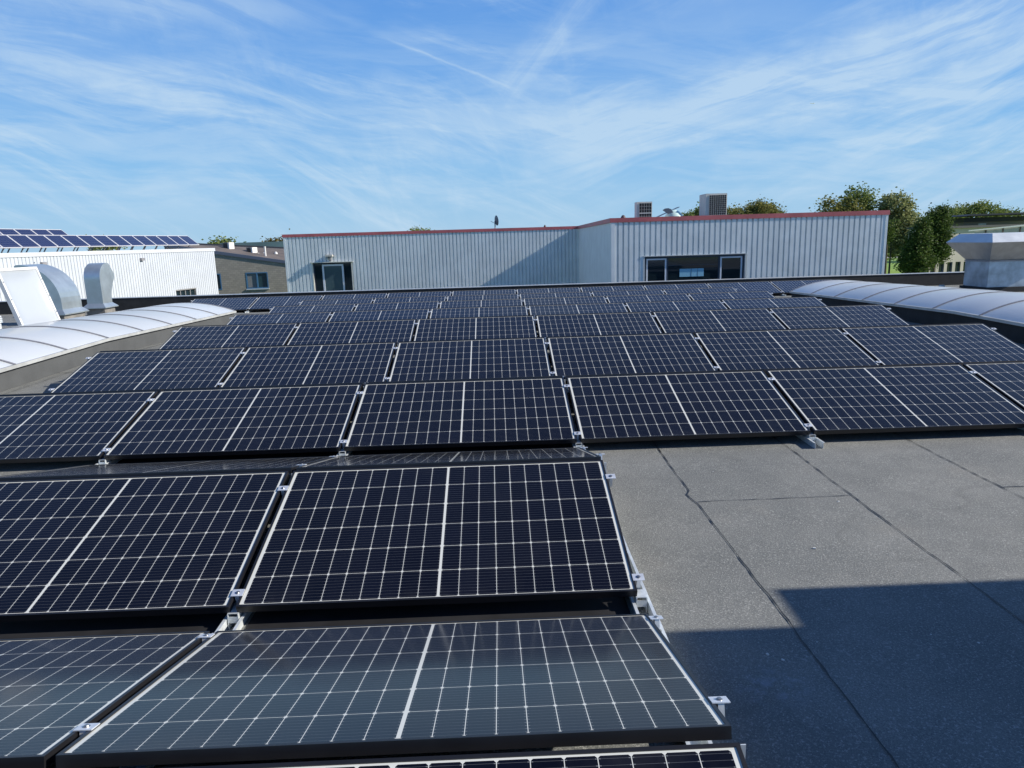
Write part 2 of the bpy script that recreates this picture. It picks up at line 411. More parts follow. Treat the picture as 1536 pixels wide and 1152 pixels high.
# mounting supports: one per gap of every tent
def make_mount():
    t_ = thing('panel_mount', 'x', 'mounting rail', Matrix.Identity(4))
    Hc, Hs = Hg*cos(T), Hg*sin(T); y0, y1 = -0.135, PT-0.140
    mb = MB(); mb.box(-.030, .030, y0, y1, -.1125, -.1095)
    for s_ in (-1, 1):
        mb.box(s_*.030-.0015, s_*.030+.0015, y0, y1, -.1095, -.055)
        mb.box(min(s_*.0315, s_*.042), max(s_*.0315, s_*.042), y0, y1, -.0575, -.055)
    mb.build('base_rail', M_GALV, t_)
    for (ya, yb) in ((-.018, .06), (2*Hc+GY-.06, 2*Hc+GY+.018)):
        mb = MB()
        for s_ in (-1, 1): mb.box(s_*.022-.002, s_*.022+.002, ya, yb, -.109, -.034)
        mb.box(-.020, .020, ya, ya+.003, -.075, -.045); mb.box(-.024, .024, ya+.004, yb-.004, -.0335, -.031)
        mb.build('foot_bracket', M_GALV, t_)
    mb = MB(); ym = Hc+GY/2
    for s_ in (-1, 1): mb.box(s_*.010-.002, s_*.010+.002, ym-.02, ym+.02, -.109, -.03)
    mb.box(-.007, .007, ym-.010, ym-.007, -.09, Hs-.018); mb.build('ridge_post', M_GALV, t_)
    cm = MB(); cm.box(-.026, .026, -.021, .021, .0045, .0075); cm.box(-.009, .009, -.018, .018, -.05, .0045)
    cme = cm.mesh('clamp', M_CLAMP); bo = MB(); bo.tube((0, 0, .0075), (0, 0, .0125), .0065, 6); bo.tube((0, 0, .0077), (0, 0, .0088), .010, 14); bme = bo.mesh('bolt', M_BOLT)
    for u, side in ((0.07, 0), (Hg-.16, 0), (0.06, 1), (Hg-.15, 1)):
        if side == 0: Mc = Matrix.Translation((0, u*cos(T), u*sin(T))) @ Matrix.Rotation(T, 4, 'X')
        else: Mc = Matrix.Translation((0, 2*Hc+GY-u*cos(T), u*sin(T))) @ Matrix.Rotation(-T, 4, 'X')
        c_ = link('clamp', cme, t_, Mc); link('bolt', bme, c_)
    return t_
proto = make_mount(); first = True
for r in range(9):
    c0, c1 = COLS[r]
    for c in range(c0, c1+2):
        if r < 2 and c == -1: continue
        o = proto if first else copy_tree(proto); first = False
        xg = c*(Wg+MG)-MG/2
        if c == c1+1: xg += 0.004
        if c == c0 and r >= 2: xg -= 0.004
        o.matrix_world = rowM(r) @ Matrix.Translation((xg, 0, 0))
        pos = 'at the left end' if c == c0 else ('at the right end' if c == c1+1 else 'in gap %s from left' % ORD[c-c0-1])
        if r < 2: pos = 'at the right end' if c == 1 else 'in the gap between the two panels'
        o['label'] = 'clamped rail %s, %s' % (pos, RSH[r])
        o['group'] = 'galvanised mounting rails between the solar panels'
# black sheets added to paint the roof shade in the two near valleys
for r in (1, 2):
    t_ = thing('valley_shade_sheet', 'flat black sheet standing in for shade in the valley '+('before the large near row' if r == 1 else 'behind the large near row'), 'shade sheet', rowM(r), 'black shade sheets in the near valleys')
    mb = MB(); mb.box(-1.80 if r == 1 else -1.80, -.075, -.178, .32, -.108, -.098); mb.build('shade_sheet', mat('black_painted_shade', (.010, .010, .012), .75, 0, .3, 6), t_)
    mb = MB(); mb.box(.025, 1.71, -.178, .32, -.108, -.098); mb.build('shade_sheet', mat('black_painted_shade', (.010, .010, .012), .75), t_)
# fallen leaf on the shade sheet
mb = MB(); mb.poly([(0, 0, 0), (.018, .012, .004), (.034, .004, .002), (.026, -.014, .006), (.008, -.012, .001)])
o = mb.build('fallen_leaf', mat('dry_leaf', (.45, .33, .2), .8)); o.location = (1.50, 2.135, rz(2.13)+.02); tag(o, 'dry leaf lying in the dark valley before the right near panel', 'leaf')
# clay ballast block lying in the rail
mb = MB(); mb.box(-.024, .024, -.03, .03, -.018, .018)
o = mb.build('ballast_brick', mat('orange_clay', (0.42, 0.19, 0.09), 0.85, 0, 0.3, 20), None, 0.003)
o.location = (1.7635, 2.115, rz(2.1)+0.026); tag(o, 'small orange brick lying inside the rail beside the near panels', 'brick')

# ------------------------------------------------------------------ barrel-vault rooflights
def acrylic(nm='opal_acrylic', k=1.0):
    m = bpy.data.materials.new(nm); m.use_nodes = True; t = m.node_tree; p = t.nodes['Principled BSDF']
    tcn = t.nodes.new('ShaderNodeTexCoord'); o = tcn.outputs['Object']
    n = noise(t, o, 0.8, 6, 0.6).smooth(0.35, 0.75); n2 = noise(t, o, 9, 7, 0.7).smooth(0.6, 0.8)
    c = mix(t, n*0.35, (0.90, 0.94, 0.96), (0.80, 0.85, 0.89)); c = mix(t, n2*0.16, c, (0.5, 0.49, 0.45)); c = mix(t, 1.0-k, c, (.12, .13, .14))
    t.links.new(c, p.inputs['Base Color']); p.inputs['Roughness'].default_value = 0.22
    p.inputs['Subsurface Weight'].default_value = 0.25; p.inputs['Subsurface Radius'].default_value = (.06, .06, .06)
    p.inputs['Coat Weight'].default_value = 0.2; p.inputs['Coat Roughness'].default_value = 0.15
    p.inputs['Subsurface Weight'].default_value = 0.0
    tr = t.nodes.new('ShaderNodeBsdfTranslucent'); tr.inputs[0].default_value = (.92, .95, .98, 1); mx = t.nodes.new('ShaderNodeMixShader'); mx.inputs[0].default_value = .36
    out = t.nodes['Material Output']; t.links.new(p.outputs[0], mx.inputs[1]); t.links.new(tr.outputs[0], mx.inputs[2]); t.links.new(mx.outputs[0], out.inputs[0])
    return m
M_ACR = acrylic(); M_ACRH = acrylic('darkened_hatch_acrylic', 0.62)  # hatch copy of the acrylic, darkened against the full sun on it
M_BAR = mat('weathered_aluminium_bar', (0.30, 0.29, 0.30), 0.5, 0.4, 0.15, 8)
def vault(x0, x1, ys, rise, label, edge=0.155, curb_mat=None):
    """ys: list of rib positions from far end to near end"""
    t_ = thing('barrel_rooflight', label, 'rooflight')
    hw = (x1-x0)/2; Rv = (hw*hw+rise*rise)/(2*rise); xm = (x0+x1)/2; th = math.asin(hw/Rv)
    def P(u, y, n_): # u in -1..1
        a_ = u*th; return (xm+(Rv+n_)*sin(a_), y, rz(y, edge)+(Rv+n_)*cos(a_)-(Rv-rise))
    NU = 28
    for ya, yb in zip(ys[:-1], ys[1:]):
        mb = MB(); NY = 8
        for i in range(NU):
            for j in range(NY):
                q = []
                for (di, dj) in ((0, 0), (1, 0), (1, 1), (0, 1)):
                    u = -1+2*(i+di)/NU; v = (j+dj)/NY
                    q.append(P(u, ya+(yb-ya)*v, 0.018*(1-(2*v-1)**4)*(1-u**4)))
                mb.quad(*q)
        mb.build('glazing_sheet', M_ACR, t_, smooth=True)
    for y in ys:
        mb = MB(); pr_ = None
        for i in range(NU+1):
            u = -1+2*i/NU; ring = [P(u, y-.014, .002), P(u, y-.014, .014), P(u, y+.014, .014), P(u, y+.014, .002)]
            if pr_:
                for k in range(4): mb.quad(pr_[k], ring[k], ring[(k+1) % 4], pr_[(k+1) % 4])
            pr_ = ring
        mb.build('glazing_bar', M_BAR, t_)
    ya, yb = ys[-1], ys[0]; segs = sorted({ya, yb, YC} if ya < YC < yb else {ya, yb})
    mb = MB(); me_ = MB()
    for y0_, y1_ in zip(segs[:-1], segs[1:]):
        for (xa, xb, s_) in ((x0+.03, x0+.09, -1), (x1-.09, x1-.03, 1)):
            vs = [(xa, y0_), (xb, y0_), (xb, y1_), (xa, y1_)]; i = len(mb.v)
            mb.v += [(x, y, rz(y)+0.001) for x, y in vs]+[(x, y, rz(y, edge-.03)) for x, y in vs]
            mb.f += [tuple(i+k for k in q) for q in ((0, 3, 2, 1), (4, 5, 6, 7), (0, 1, 5, 4), (1, 2, 6, 5), (2, 3, 7, 6), (3, 0, 4, 7))]
        for (xa, xb) in ((x0-.02, x0+.03), (x1-.03, x1+.02)):
            vs = [(xa, y0_), (xb, y0_), (xb, y1_), (xa, y1_)]; i = len(me_.v)
            me_.v += [(x, y, rz(y, edge-.035)) for x, y in vs]+[(x, y, rz(y, edge+.006)) for x, y in vs]
            me_.f += [tuple(i+k for k in q) for q in ((0, 3, 2, 1), (4, 5, 6, 7), (0, 1, 5, 4), (1, 2, 6, 5), (2, 3, 7, 6), (3, 0, 4, 7))]
    mb.box(x0+.091, x1-.091, yb-.09, yb-.03, rz(yb), rz(yb, edge-.02)); mb.box(x0+.091, x1-.091, ya+.03, ya+.09, rz(ya), rz(ya, edge-.02))
    mb.build('curb', curb_mat, t_)
    mb = MB(); mb.quad((x0+.1, ya+.1, rz(ya)+.05), (x1-.1, ya+.1, rz(ya)+.05), (x1-.1, yb-.1, rz(yb)+.03), (x0+.1, yb-.1, rz(yb)+.03)); mb.build('bounce_plane', mat('white_bounce', (.8, .8, .8), .8), t_); me_.build('edge_profile', mat('pale_edge_profile', (0.42, 0.43, 0.42), 0.5, 0.1, 0.15, 5), t_)  # white plane added under the glazing to bounce light into it
    for y, s_ in ((yb-.002, 1), (ya+.002, -1)):   # end panels
        mb = MB(); mb.poly([P(-1+2*i/NU, y, 0) for i in range(NU+1)]); mb.build('end_panel', M_ACR, t_)
    return t_
vl = vault(-6.72, -4.52, [14.93-1.028*k for k in range(11)], 0.205, 'white barrel rooflight with raised hatch on the left side of the roof', 0.15, M_CURB2)
vr = vault(8.03, 10.03, [15.65-1.075*k for k in range(12)], 0.225, 'white barrel rooflight with thin dark ribs on the right side of the roof', 0.155, M_CURB)
# raised hatch on the left rooflight: hinged on its far long side, domed cover seen from within
hatch = bpy.data.objects.new('smoke_hatch', None); COL.objects.link(hatch); hatch.parent = vl
hatch['label'] = 'white domed smoke hatch standing open on the left rooflight'
hb = Vector((-6.69, 11.18, rz(11.2, 0.20))); hl, hwid = 1.03, 1.04
tl = radians(106)   # opening angle from the roof plane
ux = Vector((-cos(tl)*-1, 0, sin(tl))).normalized(); ux = Vector((cos(tl)*1.0, 0, sin(tl)))
nrm = Vector((sin(tl), 0, -cos(tl)))      # points to +X: inner face of the open cover
def HP(u, v, n_): return tuple(hb+ux*u+Vector((0, 1, 0))*v+nrm*n_)
mb = MB(); NU, NV = 14, 12
for i in range(NU):
    for j in range(NV):
        q = []
        for di, dj in ((0, 0), (1, 0), (1, 1), (0, 1)):
            u, v = (i+di)/NU, (j+dj)/NV
            q.append(HP(.04+u*(hl-.08), .04+v*(hwid-.08), .045-0.10*(1-(2*u-1)**4)*(1-(2*v-1)**4)))
        mb.quad(*q)
mb.build('hatch_dome', M_ACRH, hatch, smooth=True)
mb = MB()
Mh = Matrix.Translation(hb) @ Matrix(((ux.x, 0, nrm.x, 0), (ux.y, 1, nrm.y, 0), (ux.z, 0, nrm.z, 0), (0, 0, 0, 1)))
for bx in ((0, hl, 0, .045), (0, hl, hwid-.045, hwid), (0, .045, .0455, hwid-.0455), (hl-.045, hl, .0455, hwid-.0455)):
    mb.obox(Mh, bx[0], bx[1], bx[2], bx[3], -.01, .055)
mb.build('hatch_frame', mat('white_plastic_frame', (0.64, 0.64, 0.62), 0.4, 0, 0.05, 4), hatch)
mb = MB()
for k in range(4):
    for v in (.022, hwid-.022): mb.tube(HP(.2+k*.3, v, .055), HP(.2+k*.3, v, .062), .012, 8)
mb.build('frame_screws', M_BOLT, hatch)

# small chimney flue left of the hatch
t_ = thing('roof_flue', 'small grey roof flue with ribbed cap behind open hatch', 'flue', Matrix.Translation((-8.45, 13.2, rz(13.2))))
mb = MB(); mb.tube((0, 0, 0), (0, 0, .16), .09, 16, .075); mb.build('collar', mat('flue_grey', (0.2, 0.19, 0.18), 0.7, 0, .2, 9), t_)
mb = MB(); mb.tube((0, 0, .16), (0, 0, .34), .05, 16); mb.build('pipe', M_GALV, t_)
mb = MB()
for k in range(4): mb.tube((0, 0, .30+k*.035), (0, 0, .322+k*.035), .085-.012*(k == 3), 16, .07)
mb.build('cap', M_GALV, t_)

# ------------------------------------------------------------------ gooseneck cowls
M_ZINC = mat('dull_zinc_sheet', (0.50, 0.56, 0.58), 0.33, 0.7, 0.10, 2.5)
def cowl(M, dep, H_, R_, width, label, reach):
    """profile in local (u back->front opening = -x.., z); extruded along local y"""
    t_ = thing('vent_cowl', label, 'vent cowl', M, 'curved sheet metal vent cowls on the left of the roof')
    z0 = 0.34
    outer = [(0, z0), (0, H_-R_)]
    for k in range(1, 13):
        a_ = pi/2*k/12; outer.append((R_-R_*cos(a_), H_-R_+R_*sin(a_)*1.0))
    outer += [(R_+reach*.35, H_-.02), (R_+reach, H_-.22*H_)]
    inner = [(dep*1.02, z0+.12*H_), (dep, z0)]
    # inner curve back down
    lip = (R_+reach*.93, H_-.30*H_)
    inn = []
    for k in range(0, 7):
        f_ = k/6; inn.append((lip[0]+(dep-lip[0])*(1-(1-f_)**2), lip[1]+(z0+.05-lip[1])*f_))
    pts = [(-u, z) for u, z in outer+inn+[(dep, z0)]]
    mb = MB(); mb.prism([(u, z) for u, z in pts], 'y', 0, width)
    mb.build('hood', M_ZINC, t_)
    mb = MB(); fl = .10   # flared skirt
    a0 = [(0, 0), (-dep, 0), (-dep, width), (0, width)]; b0 = [(fl, -fl), (-dep-fl, -fl), (-dep-fl, width+fl), (fl, width+fl)]
    for k in range(4):
        l = (k+1) % 4
        mb.quad((*a0[k], z0+.0), (*a0[l], z0+.0), (*b0[l], z0-.10), (*b0[k], z0-.10))
        mb.quad((*b0[k], z0-.10), (*b0[l], z0-.10), (*b0[l], z0-.125), (*b0[k], z0-.125))
    mb.poly([(x, y, z0-.125) for x, y in b0])
    mb.build('flashing_skirt', M_ZINC, t_)
    mb = MB(); mb.box(-dep-.03, .03, -.03, width+.03, 0, z0-.126); mb.build('curb', M_CURBL, t_)
    return t_
# large one: curved back to the right (+X), opening to the left
cowl(Matrix.Translation((-9.0, 16.2, rz(16.2))), .80, 1.40, .90, .80, 'large curved zinc vent cowl beside the open hatch', .15)
# smaller one: curved back towards the viewer, opening away
cowl(Matrix.Translation((-9.72, 18.5, rz(18.5))) @ Matrix.Rotation(-pi/2, 4, 'Z') @ Matrix.Translation((0, 0, 0)), .46, 1.40, .42, .42, 'smaller curved zinc vent cowl standing farther back', .32)

# ------------------------------------------------------------------ big extract duct hood, right
t_ = thing('extract_hood', 'large galvanised extract hood with flared top right on the roof', 'ventilation hood')
def loft(rects):
    mb = MB()
    for (A, B) in zip(rects[:-1], rects[1:]):
        (x0, x1, y0, y1, za), (p0, p1, q0, q1, zb) = A, B
        a_ = [(x0, y0, za), (x1, y0, za), (x1, y1, za), (x0, y1, za)]; b_ = [(p0, q0, zb), (p1, q0, zb), (p1, q1, zb), (p0, q1, zb)]
        for k in range(4): mb.quad(a_[k], a_[(k+1) % 4], b_[(k+1) % 4], b_[k])
    x0, x1, y0, y1, z = rects[0]; mb.poly([(x0, y0, z), (x1, y0, z), (x1, y1, z), (x0, y1, z)])
    x0, x1, y0, y1, z = rects[-1]; mb.poly([(x0, y0, z), (x1, y0, z), (x1, y1, z), (x0, y1, z)])
    return mb
bx = (13.63, 15.5, 17.0, 17.92)
M_DUCT = mat('spangled_galvanised_sheet', (0.40, 0.47, 0.54), 0.42, 0.6, 0.25, 3.0)
M_DUCT2 = mat('bright_galvanised_sheet', (0.55, 0.55, 0.54), 0.36, 0.7, 0.14, 3.0)
loft([(*bx, 0.065), (*bx, 0.70)]).build('duct_box', M_DUCT, t_)
loft([(bx[0]-.02, bx[1]+.02, bx[2]-.02, bx[3]+.02, .70), (bx[0]-.02, bx[1]+.02, bx[2]-.02, bx[3]+.02, .735)]).build('flange', M_BAR, t_)
loft([(*bx, .736), (13.30, 15.85, 16.50, 18.3, 1.19)]).build('flared_hood', M_DUCT2, t_)
loft([(13.30, 15.85, 16.50, 18.3, 1.191), (13.52, 15.6, 16.85, 18.1, 1.405)]).build('hood_top', mat('pale_galvanised_sheet', (0.66, 0.69, 0.71), 0.45, 0.4, 0.08, 2), t_)
loft([(bx[0]-.06, bx[1]+.06, bx[2]-.06, bx[3]+.06, rz(17, -.11)), (bx[0]-.06, bx[1]+.06, bx[2]-.06, bx[3]+.06, .064)]).build('curb', M_CURB, t_)
o = MB().tube((13.30, 18.3, rz(18.3)), (13.30, 18.3, rz(18.3)+.10), .05, 12).tube((13.30, 18.3, rz(18.3)+.10), (13.30, 18.3, rz(18.3)+.15), .09, 12, .06).build('roof_vent', mat('vent_cap_grey', (.45, .45, .43), .6))
tag(o, 'tiny grey mushroom vent at the foot of the extract hood', 'roof vent')

# ------------------------------------------------------------------ rooftop stair block behind the viewer's right, throws the stepped shadow
mb = MB(); ZT = 2.30
mb.prism([(6.56, 1.90), (12.5, 1.90), (12.5, -8), (5.93, -8), (5.93, 1.59), (6.56, 1.59)], 'z', -0.17, ZT-.06)
t_ = thing('stair_block', 'grey clad rooftop stair block right of the viewer, outside the picture', 'building')
M_CLAD = mat('blue_grey_coated_steel', (0.68, 0.72, 0.72), 0.42, 0.0, 0.07, 1.5)
mb.build('wall', M_CLAD, t_)
mb = MB(); mb.prism([(6.56, 1.90), (12.5, 1.90), (12.5, -8), (5.93, -8), (5.93, 1.59), (6.56, 1.59)], 'z', ZT-.058, ZT); mb.build('coping', M_COPE, t_)

# ------------------------------------------------------------------ far building with trapezoidal cladding
def clad(mb, A, B, z0, z1, pitch, depth, phase=0.0, flat=0.55):
    """vertical trapezoid sheet from A to B (2-D points), ribs standing out to the right-hand side of A->B"""
    ax, ay = A; bx_, by_ = B; L_ = hypot(bx_-ax, by_-ay); tx, ty = (bx_-ax)/L_, (by_-ay)/L_; nx, ny = ty, -tx
    k0 = floor(phase/pitch); s_ = -((phase) % pitch); P_ = []
    while s_ < L_+pitch:
        for f_, d_ in ((0, 0), (.20, 0), (.27, 1), (.95, 1)):
            P_.append((s_+f_*pitch, d_*depth))
        s_ += pitch
    Q = []
    for (s0, d0), (s1, d1) in zip(P_[:-1], P_[1:]):
        a0, a1 = max(0, s0), min(L_, s1)
        if a1-a0 < 1e-4: continue
        g = lambda s: d0+(d1-d0)*(s-s0)/(s1-s0)
        Q.append((a0, g(a0), a1, g(a1)))
    for a0, da, a1, db in Q:
        p0 = (ax+tx*a0+nx*da, ay+ty*a0+ny*da); p1 = (ax+tx*a1+nx*db, ay+ty*a1+ny*db)
        mb.quad((*p0, z0), (*p1, z0), (*p1, z1), (*p0, z1))
YR, YL, XR, XI = 24.0, 36.3, 5.25, 5.60
ZW, ZC = 2.085, 2.235
PI_ = 0.1865
fb = thing('clad_hall', 'pale blue grey corrugated hall with red roof trim behind the solar roof', 'industrial building')
mb = MB(); GZ = -7.0
wx0, wx1, wz0, wz1 = 6.39, 9.90, -.55, .90
clad(mb, (XR, YR), (wx0, YR), GZ, ZW, PI_, .048)
clad(mb, (wx0, YR), (wx1, YR), wz1, ZW, PI_, .048, wx0-XR)
clad(mb, (wx0, YR), (wx1, YR), GZ, wz0, PI_, .048, wx0-XR)
clad(mb, (wx1, YR), (14.80, YR), GZ, ZW, PI_, .048, wx1-XR)
dx0, dx1, dz0, dz1 = -8.14, -6.18, -1.45, .76
clad(mb, (-9.50, YL), (dx0, YL), GZ, ZW, PI_, .048)
clad(mb, (dx0, YL), (dx1, YL), dz1, ZW, PI_, .048, dx0+9.5)
clad(mb, (dx0, YL), (dx1, YL), GZ, dz0, PI_, .048, dx0+9.5)
clad(mb, (dx1, YL), (XI, YL), GZ, ZW, PI_, .048, dx1+9.5)
clad(mb, (XI, YL), (XR, YR), GZ, ZW, PI_*1.0, .012)
mb.quad((14.80, YR, GZ), (14.80, 50, GZ), (14.80, 50, ZW), (14.80, YR, ZW)); mb.quad((-9.5, YL, GZ), (-9.5, 50, GZ), (-9.5, 50, ZW), (-9.5, YL, ZW))
mb.quad((-9.5, 50, GZ), (14.8, 50, GZ), (14.8, 50, ZW), (-9.5, 50, ZW))
mb.build('wall_cladding', M_CLAD, fb)
M_CT = mat('corner_trim_steel', (0.68, 0.72, 0.73), 0.45, 0, .04, 3)
for q in ((14.76, 14.83, YR-.060, YR-.050), (-9.54, -9.44, YL-.060, YL-.050)): MB().box(*q, GZ, ZW).build('corner_trim', M_CT, fb)
MB().prism([(XR-.022, YR-.060), (XR+.10, YR-.060), (XR+.10, YR-.050), (XR-.013, YR-.050), (XR-.013, YR+.1), (XR-.022, YR+.1)], 'z', GZ, ZW).build('corner_trim', M_CT, fb)
M_RED = mat('faded_red_coping', (0.46, 0.115, 0.12), 0.5, 0, 0.15, 1.2)
mb = MB(); e = .07
ring = [(-9.5-e, YL-e), (XI-e, YL-e), (XR-e, YR-e), (14.8+e, YR-e), (14.8+e, 50), (-9.5-e, 50)]
inn = [(-9.5+.25, YL+.25), (XI+.25, YL+.25), (XR+.25, YR+.25), (14.8-.25, YR+.25), (14.8-.25, 49.7), (-9.5+.25, 49.7)]
n = len(ring)
for k in range(n):
    l = (k+1) % n
    mb.quad((*ring[k], ZW), (*ring[l], ZW), (*ring[l], ZC), (*ring[k], ZC)); mb.quad((*ring[k], ZC), (*ring[l], ZC), (*inn[l], ZC), (*inn[k], ZC))
    mb.quad((*inn[k], ZC), (*inn[l], ZC), (*inn[l], ZW-.5), (*inn[k], ZW-.5)); mb.quad((*ring[k], ZW), (*inn[k], ZW), (*inn[l], ZW), (*ring[l], ZW))
mb.build('red_coping', M_RED, fb)
mb = MB(); mb.poly([(x, y, ZW-.35) for x, y in inn]); mb.build('roof', M_CURB, fb)
M_WHITE = mat('white_window_frame', (0.62, 0.66, 0.72), 0.45)
M_DARKF = mat('dark_blue_window_frame', (0.03, 0.045, 0.075), 0.4)
M_GLASS = mat('dark_window_glass', (0.012, 0.022, 0.028), 0.05, 0, 0, 1, 0, 1, 0.6)
def rect_frame(mb, x0, x1, z0, z1, y, t, d=.05):
    mb.box(x0, x1, y, y+d, z1-t, z1); mb.box(x0, x1, y, y+d, z0, z0+t); mb.box(x0, x0+t, y, y+d, z0+t, z1-t); mb.box(x1-t, x1, y, y+d, z0+t, z1-t)
# strip window, right
win = bpy.data.objects.new('strip_window', None); COL.objects.link(win); win.parent = fb
mb = MB(); rect_frame(mb, wx0, wx1, wz0, wz1-.001, YR+.04, .07, .10); mb.box(7.17, 7.23, YR+.041, YR+.139, wz0+.07, wz1-.072); mb.box(8.99, 9.05, YR+.041, YR+.139, wz0+.07, wz1-.072); mb.build('frame', M_DARKF, win)
for x0_, x1_ in ((6.465, 7.165), (9.055, 9.825)):
    mb = MB(); rect_frame(mb, x0_, x1_, wz0+.075, wz1-.075, YR+.02, .05, .07); mb.build('casement', M_WHITE, win)
    mb = MB(); mb.box(x0_+.05, x1_-.05, YR+.055, YR+.06, wz0+.12, wz1-.12); mb.build('pane', M_GLASS, win)
mb = MB(); mb.box(7.235, 8.985, YR+.06, YR+.066, wz0+.07, wz1-.075); mb.build('pane', M_GLASS, win)
mb = MB(); mb.box(7.64, 8.49, YR+.050, YR+.056, .17, .445); o = mb.build('blind_or_reflection', mat('pale_blue_reflection', (0.22, 0.46, 0.60), 0.5), win)  # pale blue board standing in for a bright reflection in the glass
mb = MB(); mb.box(8.04, 8.052, YR+.046, YR+.0495, .17, .445); mb.box(8.27, 8.277, YR+.046, YR+.0495, .17, .445); mb.box(7.235, 8.985, YR+.050, YR+.0555, .565, .58); mb.build('muntin', M_DARKF, win)
mb = MB(); mb.box(wx0-.06, wx1+.05, YR-.075, YR-.04, wz1, wz1+.03); mb.box(wx0-.05, wx0, YR-.06, YR+.04, wz0, wz1-.001); mb.box(wx1, wx1+.04, YR-.06, YR+.04, wz0, wz1-.001); mb.build('reveal_trim', mat('reveal_trim_steel', (0.52, 0.55, 0.55), .45), win)
# door, left
door = bpy.data.objects.new('terrace_door', None); COL.objects.link(door); door.parent = fb
mb = MB(); rect_frame(mb, dx0, dx1, dz0, dz1-.001, YL+.05, .05, .10); mb.build('frame', M_DARKF, door)
mb = MB(); rect_frame(mb, -7.70, -6.60, dz0+.05, dz1-.09, YL+.02, .09, .10); mb.build('leaf_frame', M_WHITE, door)
mb = MB(); mb.box(-7.61, -6.69, YL+.06, YL+.066, dz0+.14, dz1-.18); mb.build('pane', mat('curtained_glass', (0.06, 0.10, 0.115), 0.12), door)
for x0_, x1_ in ((dx0+.05, -7.705), (-6.595, dx1-.05)):
    mb = MB(); mb.box(x0_, x1_, YL+.07, YL+.076, dz0+.05, dz1-.055); mb.build('side_light', M_GLASS, door)
mb = MB(); mb.box(dx0-.10, dx1+.12, YL-.17, YL-.04, dz1, dz1+.04); mb.build('lintel', mat('cream_trim', (0.62, 0.61, 0.54), .5), door)
for q in ((dx0-.06, dx0), (dx1, dx1+.05)): MB().box(*q, YL-.06, YL+.05, dz0, dz1-.002).build('reveal', mat('cream_trim', (0.62, 0.61, 0.54), .5), door)
mb = MB(); mb.box(-6.67, -6.64, YL-.03, YL+.02, -.42, -.25); mb.build('handle', M_CLAMP, door)
lamp = thing('wall_lamp', 'boxy pale wall lamp above the door of the corrugated hall', 'lamp', Matrix.Translation((-7.22, YL-.04, 1.02)))
MB().box(-.20, .16, -.28, 0, .05, .14).build('hood', mat('lamp_beige', (0.55, 0.52, 0.46), .5), lamp); MB().box(-.06, .05, -.12, 0, -.16, .049).build('arm', M_BAR, lamp)
MB().box(-.17, -.07, -.22, -.06, -.05, .048).build('lens', mat('lamp_lens', (.3, .32, .33), .2), lamp)
# roof-top things on the hall
def ac_unit(x0, x1, y0, y1, z0, z1, rows, label, split=None):
    t_ = thing('condenser_unit', label, 'air conditioner', Matrix.Translation((x0, y0, z0)), 'air conditioner units on the hall roof')
    W_, D_, H_ = x1-x0, y1-y0, z1-z0
    MB().box(0, W_, 0, D_, 0, H_).build('casing', mat('ac_ivory', (0.66, 0.64, 0.58), .5, 0, .06, 4), t_)
    fx0, fx1 = W_*.16, W_*.96
    MB().box(fx0, fx1, -.012, -.002, H_*.12, H_*.955).build('coil', mat('ac_coil_dark', (0.035, 0.03, 0.028), .6), t_)
    mb = MB(); nx_ = 5 if split else 8
    for k in range(nx_+1):
        x = fx0+(fx1-fx0)*k/nx_; mb.box(x-.004, x+.004, -.024, -.013, H_*.12, H_*.955)
    mb.build('grille', mat('ac_ivory', (0.66, 0.64, 0.58), .5), t_)
    mb = MB()
    for k in range(rows+1):
        z = H_*.12+(H_*.835)*k/rows; th_ = .02 if split and k == split else .0035
        mb.box(fx0, fx1, -.034, -.025, z-th_, z+th_)
    mb.build('grille_slats', mat('ac_ivory', (0.66, 0.64, 0.58), .5), t_)
    return t_
ac_unit(6.92, 7.53, 28, 28.45, 1.72, 2.945, 8, 'smaller ivory air conditioner unit left on the hall roof', 5)
ac_unit(9.68, 10.53, 28, 28.9, 1.72, 3.19, 16, 'taller ivory air conditioner unit right on the hall roof')
def dome(mb, c, rx, ry, rz_, n=16, m=6):
    cx, cy, cz = c
    for i in range(n):
        for j in range(m):
            q = []
            for di, dj in ((0, 0), (1, 0), (1, 1), (0, 1)):
                a_ = 2*pi*(i+di)/n; b_ = pi/2*(j+dj)/m
                q.append((cx+rx*cos(a_)*cos(b_), cy+ry*sin(a_)*cos(b_), cz+rz_*sin(b_)))
            mb.quad(*q)
    return mb
t_ = thing('domed_rooflight', 'pale green domed rooflight with dark flap open on hall roof', 'rooflight')
dome(MB(), (8.50, 28.4, 2.10), .42, .42, .52).build('dome', mat('mint_acrylic', (.60, .78, .72), .25), t_, smooth=True)
mb = MB(); Mf = Matrix.Translation((7.80, 28.0, 2.28)) @ Matrix.Rotation(radians(-23), 4, 'Y'); mb.obox(Mf, 0, 1.16, .9, 1.3, 0, .022); mb.build('flap', mat('flap_grey', (.12, .14, .18), .4), t_)
mb = MB(); mb.prism([(8.16, 2.44), (7.93, 2.60), (8.03, 2.66), (8.16, 2.67), (8.27, 2.63), (8.36, 2.50)], 'y', 27.9, 27.93); mb.build('flap_side', mat('flap_grey', (.12, .14, .18), .4), t_)
MB().box(8.0, 8.9, 28.05, 28.95, 1.7, 2.05).build('curb', M_CURB, t_)
o = dome(MB(), (6.38, 28, 2.20), .13, .13, .26).build('roof_vent', mat('brown_vent', (.10, .07, .07), .6), smooth=True); tag(o, 'small dark round vent at the corner of the hall roof', 'roof vent', 'small round vents behind the red coping')
o = dome(MB(), (3.98, 38, 2.10), .09, .09, .28).build('roof_vent', mat('brown_vent', (.10, .07, .07), .6), smooth=True); tag(o, 'tiny dark vent above the recessed wall of the hall', 'roof vent', 'small round vents behind the red coping')
